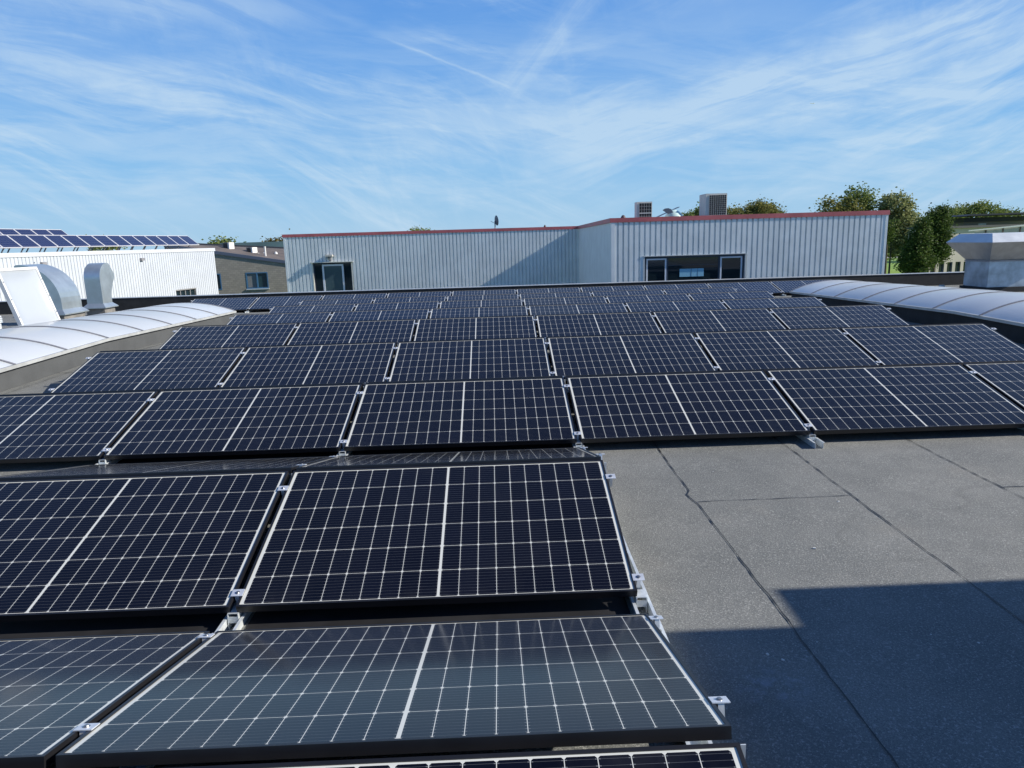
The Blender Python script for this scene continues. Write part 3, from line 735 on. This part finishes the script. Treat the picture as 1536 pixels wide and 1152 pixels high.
t_ = thing('satellite_dish', 'small satellite dish seen edge-on above the red coping', 'satellite dish', Matrix.Translation((1.30, 38, 1.7)))
MB().tube((0, 0, 0), (0, 0, .95), .03, 8).build('mast', M_BAR, t_)
mb = MB(); Md = Matrix.Translation((.10, 0, .98)) @ Matrix.Rotation(radians(20), 4, 'Z') @ Matrix.Rotation(radians(84), 4, 'Y')
dome(mb, (0, 0, 0), .27, .27, -.07, 20, 5); mb.v = [tuple(Md @ Vector(v)) for v in mb.v]; mb.build('dish', mat('dish_grey', (.22, .23, .23), .5), t_, smooth=True)
MB().tube((.05, 0, .8), (-.22, -.05, .95), .012, 6).build('feed_arm', M_BAR, t_)

# ------------------------------------------------------------------ white hall, left, with its solar rows
wh = thing('white_hall', 'white corrugated hall with solar rows on its roof, far left', 'industrial building')
A = Vector((-20.7, 22.0)); B = Vector((-16.25, 44.4)); d_ = (B-A).normalized(); nn = Vector((d_.y, -d_.x))
M_WCL = mat('white_coated_steel', (0.50, 0.53, 0.57), 0.5, 0, 0.04, 1.2)
mb = MB(); ZH = 1.50
L_ = (B-A).length
s0, s1 = L_-4.2, L_-2.35; wz_ = -.62
def at(s_): return tuple(A+d_*s_)
clad(mb, at(0), at(s0), GZ, ZH, .19, .03); clad(mb, at(s0), at(s1), wz_, ZH, .19, .03, s0); clad(mb, at(s0), at(s1), GZ, -1.6, .19, .03, s0); clad(mb, at(s1), at(L_), GZ, ZH, .19, .03, s1)
C2 = B+Vector((-18, 4)); D2 = A+Vector((-18, 4))
mb.quad((*B, GZ), (*C2, GZ), (*C2, ZH), (*B, ZH)); mb.quad((*C2, GZ), (*D2, GZ), (*D2, ZH), (*C2, ZH)); mb.quad((*D2, GZ), (*A, GZ), (*A, ZH), (*D2, ZH))
mb.build('wall_cladding', M_WCL, wh)
def along(s_, n_, z): p_ = A+d_*s_+nn*n_; return (p_.x, p_.y, z)
def lbox(mb, sa, sb, na, nb, z0, z1):
    Mx = Matrix(((d_.x, nn.x, 0, A.x), (d_.y, nn.y, 0, A.y), (0, 0, 1, 0), (0, 0, 0, 1))); return mb.obox(Mx, sa, sb, na, nb, z0, z1)
lbox(MB(), -.1, L_+.05, -.25, .06, ZH, ZH+.19).build('coping', mat('white_coping', (.52, .54, .58), .5, 0, .05, 1), wh)
mb = MB(); mb.poly([(*A, ZH-.05), (*B, ZH-.05), (*C2, ZH-.05), (*D2, ZH-.05)]); mb.build('roof', M_CURB, wh)
wn_ = bpy.data.objects.new('window', None); COL.objects.link(wn_); wn_.parent = wh
mb = MB(); lbox(mb, s0, s1, -.10, -.095, -1.6, wz_); mb.build('pane', M_GLASS, wn_)
mb = MB()
for k in range(5): sx_ = s0+(s1-s0)*k/4; lbox(mb, max(s0, sx_-.025), min(s1, sx_+.025), -.094, -.03, -1.6, wz_-.05)
lbox(mb, s0-.04, s1+.04, -.094, .045, wz_-.045, wz_+.02); mb.build('frame', mat('grey_frame', (.25, .25, .25), .5), wn_)
# two wall lights under the coping
for s_ in (9.5, L_-6.9):
    mb = MB(); lbox(mb, s_, s_+.25, .031, .15, 1.12, 1.26); o = mb.build('wall_light', M_BAR)
    tag(o, 'small dark wall light under the white coping, '+('nearer the cowls' if s_ < 15 else 'nearer the hall corner'), 'lamp', 'small wall lights on the white hall')
def pv_blue():
    m = bpy.data.materials.new('blue_polycrystalline'); m.use_nodes = True; t = m.node_tree; p = t.nodes['Principled BSDF']
    tcn = t.nodes.new('ShaderNodeTexCoord'); x, y, z = xyz(t, tcn.outputs['Object'])
    fa = (x*6.3).fract(); fb_ = (y*6.3).fract()
    ln = fa.lt(.05).max(fb_.lt(.09))
    c = mix(t, noise(t, tcn.outputs['Object'], 4, 3), (0.016, 0.024, 0.070), (0.024, 0.035, 0.095)); c = mix(t, ln*0.4, c, (.15, .17, .22))
    t.links.new(c, p.inputs['Base Color']); p.inputs['Roughness'].default_value = .25
    return m
M_PVB = pv_blue()
ORDL = ORD+['eleventh', 'twelfth', 'thirteenth', 'fourteenth', 'fifteenth', 'sixteenth', 'seventeenth']
PW, PL = 0.985, 0.95
mb = MB()
for b_ in ((-PW/2, PW/2, 0, .035), (-PW/2, PW/2, PL-.035, PL), (-PW/2, -PW/2+.03, .0352, PL-.0352), (PW/2-.03, PW/2, .0352, PL-.0352)): mb.box(*b_, -.02, .02)
ME_BF = mb.mesh('frame', mat('silver_frame', (.74, .74, .74), .4, .2))
ME_BC = MB().box(-PW/2+.03, PW/2-.03, .0352, PL-.0352, -.005, .012).mesh('cell_sheet', M_PVB)
mb = MB(); mb.box(-.42, -.38, .04, .08, -.50, -.021); mb.box(-.42, -.38, .60, .64, -.80, -.021); mb.box(-.42, -.38, .0, .7, -.05, -.022)
ME_BS = mb.mesh('support', M_BAR)
tilt = radians(37)
ang = atan2(d_.y, d_.x)
def pv_row(n_off, z, s_end, count, rowname):
    for k in range(count):
        s_ = s_end-.5-k*1.0
        if s_ < -1: break
        M_ = Matrix.Translation(along(s_, n_off, z)) @ Matrix.Rotation(ang, 4, 'Z') @ Matrix.Rotation(tilt, 4, 'X')
        t_ = thing('solar_panel', 'blue panel %s from right end of the %s row on white hall' % (ORDL[k], rowname), 'solar panel', M_, 'blue solar panels on the white hall roof')
        link('frame', ME_BF, t_); link('cell_sheet', ME_BC, t_)
        sup = link('support', ME_BS, t_)
pv_row(-.75, 1.90, L_-.3, 17, 'front')
pv_row(-3.4, 2.28, L_-7.2, 9, 'rear')

# ------------------------------------------------------------------ grey brick building between the halls
bb = thing('brick_building', 'grey brick building with blue windows between the two halls', 'building')
def brick(name, c1, c2, mort, sc):
    m = bpy.data.materials.new(name); m.use_nodes = True; t = m.node_tree; p = t.nodes['Principled BSDF']
    tcn = t.nodes.new('ShaderNodeTexCoord'); x, y, z = xyz(t, tcn.outputs['Object'])
    bt = t.nodes.new('ShaderNodeTexBrick'); t.links.new(comb(t, x+y*0.3, z, 0.0), bt.inputs['Vector'])
    bt.inputs['Color1'].default_value = (*c1, 1); bt.inputs['Color2'].default_value = (*c2, 1); bt.inputs['Mortar'].default_value = (*mort, 1)
    bt.inputs['Scale'].default_value = sc; bt.inputs['Mortar Size'].default_value = .02; bt.inputs['Row Height'].default_value = .25
    t.links.new(bt.outputs['Color'], p.inputs['Base Color']); p.inputs['Roughness'].default_value = .85
    return m
M_BRK = brick('grey_brick', (.23, .215, .185), (.29, .27, .23), (.19, .18, .155), 1.6)
P0 = Vector((-24.0, 54.8)); P1 = Vector((-12.0, 56.3)); dd = (P1-P0).normalized(); LL = (P1-P0).length; nb = Vector((dd.y, -dd.x))
Mb = Matrix(((dd.x, nb.x, 0, P0.x), (dd.y, nb.y, 0, P0.y), (0, 0, 1, 0), (0, 0, 0, 1)))
z0_, z1_ = 2.12, .02     # fascia height falls to the right
def ztop(s_): return z0_+(z1_-z0_)*s_/LL
def wquad(mb, s0_, s1_, za, zb, n_=0.0):
    f_ = lambda s, z: tuple(Mb @ Vector((s, n_, z)))
    zb0 = ztop(s0_) if zb is None else zb; zb1 = ztop(s1_) if zb is None else zb
    mb.quad(f_(s0_, za), f_(s1_, za), f_(s1_, zb1), f_(s0_, zb0))
def s_at(x): return (x-P0.x)/dd.x
wins = [(s_at(-18.3), s_at(-16.65), -1.5, -.24), (s_at(-21.1), s_at(-20.15), -1.5, -.24)]
wins.sort(); mb = MB(); cur = 0
for (a_, b_, zz0, zz1) in wins:
    wquad(mb, cur, a_, GZ, None); wquad(mb, a_, b_, GZ, zz0); wquad(mb, a_, b_, zz1, None); cur = b_
wquad(mb, cur, LL, GZ, None)
mb.build('wall', M_BRK, bb)
mb = MB(); f_ = lambda s, n_, z: tuple(Mb @ Vector((s, n_, z)))
for (za, zb, na) in ((-.22, .02, .10),):
    q0 = [f_(0, na, z0_+za), f_(LL, na, z1_+za), f_(LL, na, z1_+zb), f_(0, na, z0_+zb)]; q1 = [f_(0, -.1, z0_+za), f_(LL, -.1, z1_+za), f_(LL, -.1, z1_+zb), f_(0, -.1, z0_+zb)]
    mb.quad(*q0); mb.quad(q0[3], q0[2], q1[2], q1[3]); mb.quad(q0[0], q1[0], q1[1], q0[1])
mb.build('fascia', mat('slate_blue_fascia', (.075, .095, .14), .5), bb)
mb = MB(); mb.quad(f_(0, -.1, z0_+.01), f_(LL, -.1, z1_+.01), f_(LL+1, -9, z1_+1.05), f_(-4, -9, z0_+.25)); mb.build('roof', mat('brown_roof_felt', (.13, .11, .10), .85, 0, .2, .6), bb)
mb = MB(); mb.obox(Matrix.Identity(4), 0, 0, 0, 0, 0, 0); mb = MB()
q0 = [f_(-4, -9, z0_+.25), f_(LL+1, -9, z1_+1.05), f_(LL+1, -9, z1_+1.2), f_(-4, -9, z0_+.4)]; mb.quad(*q0); mb.build('roof_edge', mat('dark_roof_edge', (.05, .055, .065), .6), bb)
for i, (a_, b_, zz0, zz1) in enumerate(wins):
    wo = bpy.data.objects.new('window', None); COL.objects.link(wo); wo.parent = bb
    mb = MB(); t1 = .08; BL = mat('blue_window_frame', (.045, .13, .24), .45)
    parts = [(a_, b_, zz0, zz0+t1), (a_, b_, zz1-t1, zz1), (a_, a_+t1, zz0+t1, zz1-t1), (b_-t1, b_, zz0+t1, zz1-t1)]
    if i == 1: parts.append(((a_+b_)/2-.05, (a_+b_)/2+.05, zz0+t1, zz1-t1))
    for p_ in parts: mb.obox(Mb, p_[0], p_[1], -.12, .02, p_[2], p_[3])
    mb.build('frame', BL, wo)
    mb = MB(); mb.obox(Mb, a_+t1, b_-t1, -.1, -.08, zz0+t1, zz1-t1); mb.build('pane', mat('teal_glass', (.02, .05, .06), .08), wo)
    if i == 1:
        mb = MB(); mb.obox(Mb, a_+t1+.02, (a_+b_)/2-.06, -.078, -.07, zz0+t1+.02, zz1-t1-.02); mb.build('blind_or_reflection', mat('grey_blind', (.17, .18, .18), .6), wo)
        mb = MB(); mb.obox(Mb, a_-.05, b_+.03, .0, .10, zz0-.08, zz0-.002); mb.build('sill', mat('pale_sill', (.40, .47, .52), .5), wo)
def on_roof_box(x, y, z0b, w_, h_, dpt, label, cat, name, m, group=None, extra=None):
    t_ = thing(name, label, cat, Matrix.Translation((x, y, z0b)) @ Matrix.Rotation(radians(-28), 4, 'Z'), group)
    MB().box(0, w_, 0, dpt, 0, h_).build('casing', m, t_)
    MB().box(w_*.2, w_*.9, -.012, -.002, h_*.15, h_*.9).build('grille', mat('ac_coil_dark', (0.035, 0.03, 0.028), .6), t_)
    MB().box(w_+.002, w_+.16, .0, dpt, .0, h_*.98).build('side_panel', mat('ac_white', (.75, .74, .70), .5), t_)
    return t_
M_ACG = mat('ac_greybrown', (.28, .26, .22), .6)
on_roof_box(-20.6, 57.5, 1.48, .60, .66, .5, 'left air conditioner unit on the brick building roof', 'air conditioner', 'condenser_unit', M_ACG, 'air conditioner units on the brick building')
on_roof_box(-18.7, 57.4, 1.15, .52, .55, .5, 'lower right air conditioner unit on the brick building roof', 'air conditioner', 'condenser_unit', M_ACG, 'air conditioner units on the brick building')
for i, (x, y, z, h_, lab) in enumerate(((-16.95, 56.6, .95, .72, 'tallest nearer'), (-15.75, 58.8, 1.05, .95, 'thicker taller farther'), (-15.2, 57.4, .95, .60, 'short rightmost'), (-19.3, 59.5, 1.3, .35, 'tiny leftmost'))):
    r_ = .07
    o = MB().tube((x, y, z-.2), (x, y, z+h_), r_, 10).tube((x, y, z+h_), (x, y, z+h_+.05), r_*1.5, 10, r_*1.2).build('vent_pipe', mat('white_pvc', (.72, .71, .68), .5))
    tag(o, lab+' white vent pipe on the brick building roof', 'vent pipe', 'white vent pipes on the brick building')
for i, (x, y, z) in enumerate(((-20.0, 58.6, 1.2), (-18.0, 56.2, .92), (-17.75, 57.4, 1.05), (-17.4, 57.8, 1.1), (-16.6, 58.2, 1.1))):
    o = dome(MB(), (x, y, z), .14, .14, .2, 10, 4).build('roof_cowl', mat('white_pvc', (.72, .71, .68), .5)); tag(o, 'little white round roof cowl on the brown brick-building roof', 'roof cowl', 'little white cowls on the brick building')
o = MB().box(-27, -19.4, 74, 82, -7, 2.25).build('far_roof_block', mat('teal_grey_roof', (.16, .22, .24), .6, 0, .2, .5)); tag(o, 'low teal grey roof block far behind the brick building', 'building')

# ------------------------------------------------------------------ ground and the park on the right
def grass_mat():
    m = bpy.data.materials.new('lawn'); m.use_nodes = True; t = m.node_tree; p = t.nodes['Principled BSDF']
    tcn = t.nodes.new('ShaderNodeTexCoord'); o = tcn.outputs['Object']
    n1 = noise(t, o, .05, 8, .6).smooth(.35, .7); n2 = noise(t, o, 1.2, 6, .7).smooth(.3, .7)
    c = mix(t, n1, (.15, .28, .03), (.26, .38, .05)); c = mix(t, n2*.4, c, (.10, .19, .025))
    t.links.new(c, p.inputs['Base Color']); p.inputs['Roughness'].default_value = .9; return m
struct(MB().box(-6000, 6000, -300, 9000, -7.4, -7.0).build('ground', grass_mat()))
struct(MB().box(100, 190, 222, 232, -6.99, -6.98).build('path', mat('pale_gravel_path', (.45, .43, .39), .9)))
struct(MB().box(-60, 60, 21.2, 23.6, -6.99, -6.98).build('paved_yard', mat('grey_paving', (.25, .25, .24), .9)))

# ------------------------------------------------------------------ trees
def leafmat(name, c1, c2):
    m = bpy.data.materials.new(name); m.use_nodes = True; t = m.node_tree; p = t.nodes['Principled BSDF']
    info = t.nodes.new('ShaderNodeNewGeometry'); r_ = V(t, info.outputs['Random Per Island'])
    c = mix(t, r_, c1, c2); t.links.new(c, p.inputs['Base Color']); p.inputs['Roughness'].default_value = .6
    p.inputs['Specular IOR Level'].default_value = 0.12
    tr = t.nodes.new('ShaderNodeBsdfTranslucent'); t.links.new(c, tr.inputs[0]); mx = t.nodes.new('ShaderNodeMixShader'); mx.inputs[0].default_value = .38
    out = t.nodes['Material Output']; t.links.new(p.outputs[0], mx.inputs[1]); t.links.new(tr.outputs[0], mx.inputs[2]); t.links.new(mx.outputs[0], out.inputs[0])
    return m
LM = {'dark': leafmat('dark_leaves', (.035, .065, .018), (.10, .145, .035)), 'mid': leafmat('green_leaves', (.09, .135, .036), (.24, .28, .085)),
      'autumn': leafmat('autumn_leaves', (.09, .085, .03), (.22, .17, .06)), 'pale': leafmat('silvery_leaves', (.16, .19, .07), (.36, .37, .17)),
      'rust': leafmat('rusty_leaves', (.13, .155, .045), (.28, .25, .08))}
M_BARK = mat('bark', (.09, .07, .05), .9, 0, .3, 8)
def tree(x, y, gz, blobs, n, leaf, lm, label, trunk_r=.25, group='trees beyond the roofs', seed=1):
    """blobs: (dx,dy,z,rx,rz) in metres relative to x,y"""
    rnd = random.Random(seed); t_ = thing('tree', label, 'tree', Matrix.Translation((x, y, gz)), group)
    vol = [b_[3]*b_[3]*b_[4] for b_ in blobs]; tot = sum(vol); mb = MB()
    ztop_ = max(b_[2] for b_ in blobs)
    for b_, v_ in zip(blobs, vol):
        bx_, by_, bz_, rx, rz_ = b_; ncl = max(5, int(n*2.0*v_/tot/26))
        for c in range(ncl):
            while True:
                p_ = Vector((rnd.gauss(0, 1), rnd.gauss(0, 1), rnd.gauss(0, 1))).normalized()
                rr = rnd.uniform(.35, 1.02)**.6
                q = Vector((p_.x*rx*rr, p_.y*rx*rr, p_.z*rz_*rr))
                if mnoise.noise(Vector((bx_+q.x, by_+q.y, bz_+q.z))*(1.3/max(.8, rx*.6))) > -.28: break
            cr = leaf*rnd.uniform(1.6, 3.2)
            for l in range(26):
                o_ = Vector((rnd.gauss(0, 1), rnd.gauss(0, 1), rnd.gauss(0, .8)))*cr*.55
                P_ = Vector((bx_, by_, bz_-gz))+q+o_
                s_ = leaf*rnd.uniform(.6, 1.35); R_ = Vector((rnd.gauss(0, 1), rnd.gauss(0, 1), rnd.gauss(0, 1)+.4)).to_track_quat('Z', 'Y')
                pts = [P_+R_ @ Vector((a_*s_, c_*s_, 0)) for a_, c_ in ((-.5, 0), (0, -.35), (.5, 0), (0, .35))]
                i = len(mb.v); mb.v += [tuple(v) for v in pts]; mb.f.append((i, i+1, i+2, i+3))
    me = bpy.data.meshes.new('crown'); me.from_pydata(mb.v, [], mb.f); me.materials.append(LM[lm]); link('crown', me, t_)
    mb = MB(); hz = ztop_-gz; mb.tube((0, 0, 0), (0, 0, hz*.55), trunk_r, 8, trunk_r*.6); mb.tube((0, 0, hz*.55), (0, 0, hz), trunk_r*.6, 8, trunk_r*.15)
    for b_ in blobs:
        z_ = max(hz*.25, (b_[2]-gz)-b_[4]*.6); mb.tube((0, 0, z_*.75), (b_[0], b_[1], b_[2]-gz+b_[4]*.2), trunk_r*.4, 6, trunk_r*.08)
    mb.build('trunk', M_BARK, t_)
    return t_
G = -7.0
tree(64.6, 130, G, [(1.5, 0, 3.5, 3.2, 4.0), (-1.0, 1, 5.2, 2.2, 2.6)], 2600, .42, 'rust', 'thin russet tree left above the hall corner', .3, seed=2)
tree(70.3, 132, G, [(-1, 0, 5.4, 3.0, 4.2), (0, 2, 1.0, 3.6, 4.0)], 5200, .45, 'mid', 'tall rounded green tree behind the hall roof corner', .4, seed=3)
tree(74.9, 130, G, [(0, 0, 4.8, 2.9, 3.4), (1.8, 0, 1.2, 2.4, 4.4), (1.9, 0, 1.5, 1.7, 2.2)], 5200, .45, 'pale', 'silvery tree leaning past the right corner of the hall', .18, seed=4)
tree(55.8, 90, G, [(0, 0, -2.4, 1.85, 2.2), (.2, 0, .2, 1.3, 2.0), (.6, 0, 1.8, .7, 1.2)], 7000, .26, 'dark', 'shorter dark bushy tree right of the hall', .25, seed=5)
tree(61.3, 95, G, [(0, 0, -.9, 1.85, 2.1), (.1, 0, 1.2, 1.45, 2.1), (-.6, 0, 2.9, .8, 1.5), (.7, 0, 3.0, .75, 1.7)], 8500, .26, 'dark', 'tall dark columnar tree before the beige building', .25, seed=6)
tree(59.6, 104, G, [(-.6, 0, 1.4, 1.3, 1.5)], 1300, .30, 'dark', 'dark tree filling the gap between the two near trees', .25, seed=7)
tree(70.5, 96, G, [(0, 0, -3.4, 1.5, 2.2), (-.2, 0, -1.2, .9, 1.2)], 3000, .24, 'mid', 'small green tree beside the extract hood', .15, seed=8)
tree(82.0, 150, G, [(0, 0, 3.0, 4.2, 3.4), (6, 0, 2.6, 4.0, 3.0), (3, 0, -1, 5.5, 3.2)], 6500, .45, 'mid', 'loose green trees behind the columnar tree', .35, seed=9)
tree(124, 190, G, [(0, 0, 4.2, 5.0, 3.0), (8, 0, 4.6, 6.0, 3.6), (16, 0, 3.4, 5.0, 2.8)], 6500, .50, 'mid', 'broad tree crown rising behind the dark-roofed building', .4, seed=10)
tree(57.5, 152, G, [(-3.6, 0, 5.0, 3.4, 2.4), (1.2, 0, 5.7, 4.2, 2.6), (4.6, 0, 4.6, 2.0, 1.6)], 6500, .42, 'rust', 'broad autumn tree above the red coping right of the taller unit', .35, seed=11)
tree(43.2, 150, G, [(-1.2, 0, 4.4, 3.0, 2.0), (3.0, 0, 5.4, 2.8, 2.6)], 4500, .42, 'mid', 'dark green tree above the red coping left of the taller unit', .35, seed=12)
tree(-33.4, 92, G, [(0, 0, 1.6, 1.7, 1.2)], 1500, .30, 'mid', 'small round green tree behind the left brick-roof unit', .25, seed=13)
tree(-26.3, 92, G, [(0, 0, 1.2, 1.9, 1.6), (1.5, 0, .6, 1.6, 1.5)], 2200, .30, 'autumn', 'yellow green tree peeping out left of the corrugated hall', .25, seed=14)
tree(-12.1, 130, G, [(0, 0, 3.2, 2.2, .9)], 1000, .34, 'mid', 'tiny treetop just above the red coping', .2, seed=15)
tree(-47.5, 90, G, [(0, 0, 2.6, 1.9, .6)], 500, .30, 'pale', 'sparse treetop above the left solar rows', .2, seed=16)
# far wooded edge of the field
rnd = random.Random(77); mb = MB()
for k in range(5200):
    x = rnd.uniform(150, 620); y = 480+rnd.uniform(-8, 8); h_ = 7+3.5*mnoise.noise(Vector((x*.04, 0, 0)))+2*mnoise.noise(Vector((x*.16, 3, 0)))
    z = G+rnd.random()*h_; s_ = rnd.uniform(1.0, 2.1); R_ = Vector((rnd.gauss(0, 1), rnd.gauss(0, 1)-1, rnd.gauss(0, 1)+.5)).to_track_quat('Z', 'Y')
    pts = [Vector((x, y, z))+R_ @ Vector((a_*s_, c_*s_, 0)) for a_, c_ in ((-.7, 0), (0, -.6), (.7, 0), (0, .6))]
    i = len(mb.v); mb.v += [tuple(v) for v in pts]; mb.f.append((i, i+1, i+2, i+3))
me = bpy.data.meshes.new('far_woodland'); me.from_pydata(mb.v, [], mb.f); me.materials.append(LM['mid']); o = link('far_woodland', me); o['kind'] = 'stuff'; tag(o, 'distant belt of trees along the far edge of the field', 'woodland')
# white goal-like fence on the field
t_ = thing('field_fence', 'small pale fence standing on the lawn beside the hall corner', 'fence', Matrix.Translation((108, 200, G)))
mb = MB(); mb.tube((0, 0, 0), (0, 0, 2.4), .08); mb.tube((7, 0, 0), (7, 0, 2.4), .08); mb.tube((14, 0, 0), (14, 0, 2.4), .08); mb.build('post', M_WHITE, t_)
mb = MB(); mb.tube((0, 0, 2.3), (14, 0, 2.3), .07); mb.tube((0, 0, 1.2), (14, 0, 1.2), .05); mb.build('rail', M_WHITE, t_)

# beige building with colonnade, right
bg_ = thing('beige_building', 'beige flat-roofed building with dark windows behind the trees', 'building')
M_BEI = mat('beige_render', (.56, .49, .42), .85, 0, .06, .3)
yb_ = 112; mb = MB(); x0b, x1b = 71.0, 96.0
gwin = [(71.5+1.5*k, 72.45+1.5*k, -7.0, -3.75) for k in range(15)]
ups = [(73.5, 74.6, -2.4, .8)]
cur = x0b
for (a_, b_, zz0, zz1) in gwin: mb.quad((cur, yb_, -7), (a_, yb_, -7), (a_, yb_, -3.75), (cur, yb_, -3.75)); cur = b_
mb.quad((cur, yb_, -7), (x1b, yb_, -7), (x1b, yb_, -3.75), (cur, yb_, -3.75))
mb.quad((x0b, yb_, -3.75), (73.5, yb_, -3.75), (73.5, yb_, 1.6), (x0b, yb_, 1.6)); mb.quad((74.6, yb_, -3.75), (x1b, yb_, -3.75), (x1b, yb_, 1.6), (74.6, yb_, 1.6))
mb.quad((73.5, yb_, -3.75), (74.6, yb_, -3.75), (74.6, yb_, -2.4), (73.5, yb_, -2.4)); mb.quad((73.5, yb_, .8), (74.6, yb_, .8), (74.6, yb_, 1.6), (73.5, yb_, 1.6))
mb.quad((x0b, yb_, -7), (x0b, yb_+5, -7), (x0b, yb_+5, 1.6), (x0b, yb_, 1.6)); mb.quad((x1b, yb_, -7), (x1b, yb_+5, -7), (x1b, yb_+5, 1.6), (x1b, yb_, 1.6))
mb.build('wall', M_BEI, bg_)
MB().box(x0b-.3, x1b+.3, yb_-.4, yb_+5, 1.6, 1.95).build('roof_slab', mat('dark_slab', (.08, .08, .08), .7), bg_)
for (a_, b_, zz0, zz1) in gwin: MB().box(a_, b_, yb_+.3, yb_+.34, zz0, zz1).build('window', M_GLASS, bg_)
MB().box(73.5, 74.6, yb_+.2, yb_+.24, -2.4, .8).build('window', M_GLASS, bg_)
bg_.matrix_world = Matrix.Translation((71, 112, 0)) @ Matrix.Rotation(radians(8), 4, 'Z') @ Matrix.Translation((-71, -112, 0))
# dark-roofed building behind the hood
dk = thing('dark_roofed_building', 'building with wide dark overhanging roof behind the extract hood', 'building')
MB().box(85.5, 125, 126, 134, -7, 2.6).build('wall', mat('taupe_render', (.22, .19, .165), .85), dk)
MB().box(85.2, 126, 125.5, 134.4, 2.61, 3.35).build('fascia', mat('charcoal_fascia', (.035, .04, .045), .6), dk)
mb = MB(); mb.prism([(83.2, 3.60), (127, 3.95), (127, 4.20), (84, 3.90)], 'y', 122, 136); mb.build('roof', mat('dark_green_roof', (.03, .04, .04), .6), dk)
MB().box(88.2, 89.6, 125.95, 125.99, 1.5, 2.3).build('window', mat('bright_blind', (.6, .6, .58), .5), dk)
# sloping white canopy just behind the hood
cp = thing('glazed_canopy', 'low white-edged glazed canopy rising to the right behind the hood', 'canopy')
mb = MB(); mb.prism([(42.0, 1.28), (50, 1.78), (50, 1.93), (42.0, 1.36)], 'y', 59.9, 60.0); mb.build('edge_beam', mat('white_beam', (.72, .70, .66), .5), cp)
mb = MB(); mb.poly([(42.6, 60.05, -7), (50, 60.05, -7), (50, 60.05, 1.76), (42.6, 60.05, 1.3)]); mb.build('glazing', mat('pinkish_glazing', (.42, .38, .36), .3, 0, .15, 1), cp)
mb = MB()
for k in range(5): mb.box(43.5+1.5*k, 43.58+1.5*k, 59.96, 60.04, -6, 1.30+.06*(1.5*k+1.4)); 
mb.build('mullion', mat('dark_mullion', (.12, .08, .07), .6), cp)

# ------------------------------------------------------------------ airliner, far away
ap = thing('airplane', 'tiny airliner high in the sky right of centre', 'airplane', Matrix.Translation((2430, 5500, 950)) @ Matrix.Rotation(radians(8), 4, 'Z'))
mb = MB(); mb.tube((-16, 0, 0), (14, 0, 0), 2.0, 10); mb.tube((14, 0, 0), (19, 0, -.3), 2.0, 10, .6); mb.tube((-24, 0, 1), (-16, 0, 0), .5, 10, 2.0); mb.build('fuselage', mat('white_airframe', (.75, .75, .78), .4), ap)
mb = MB()
for s_ in (-1, 1): mb.poly([(4, 0, -1), (-3, 0, -1), (-9, s_*17, .5), (-6, s_*17, .5)])
mb.build('wing', mat('white_airframe', (.75, .75, .78), .4), ap)
mb = MB(); mb.poly([(-17, 0, 1), (-23, 0, 1), (-25, 0, 7), (-22, 0, 7)]); mb.build('tail_fin', mat('white_airframe', (.75, .75, .78), .4), ap)

S.render.engine = 'CYCLES'
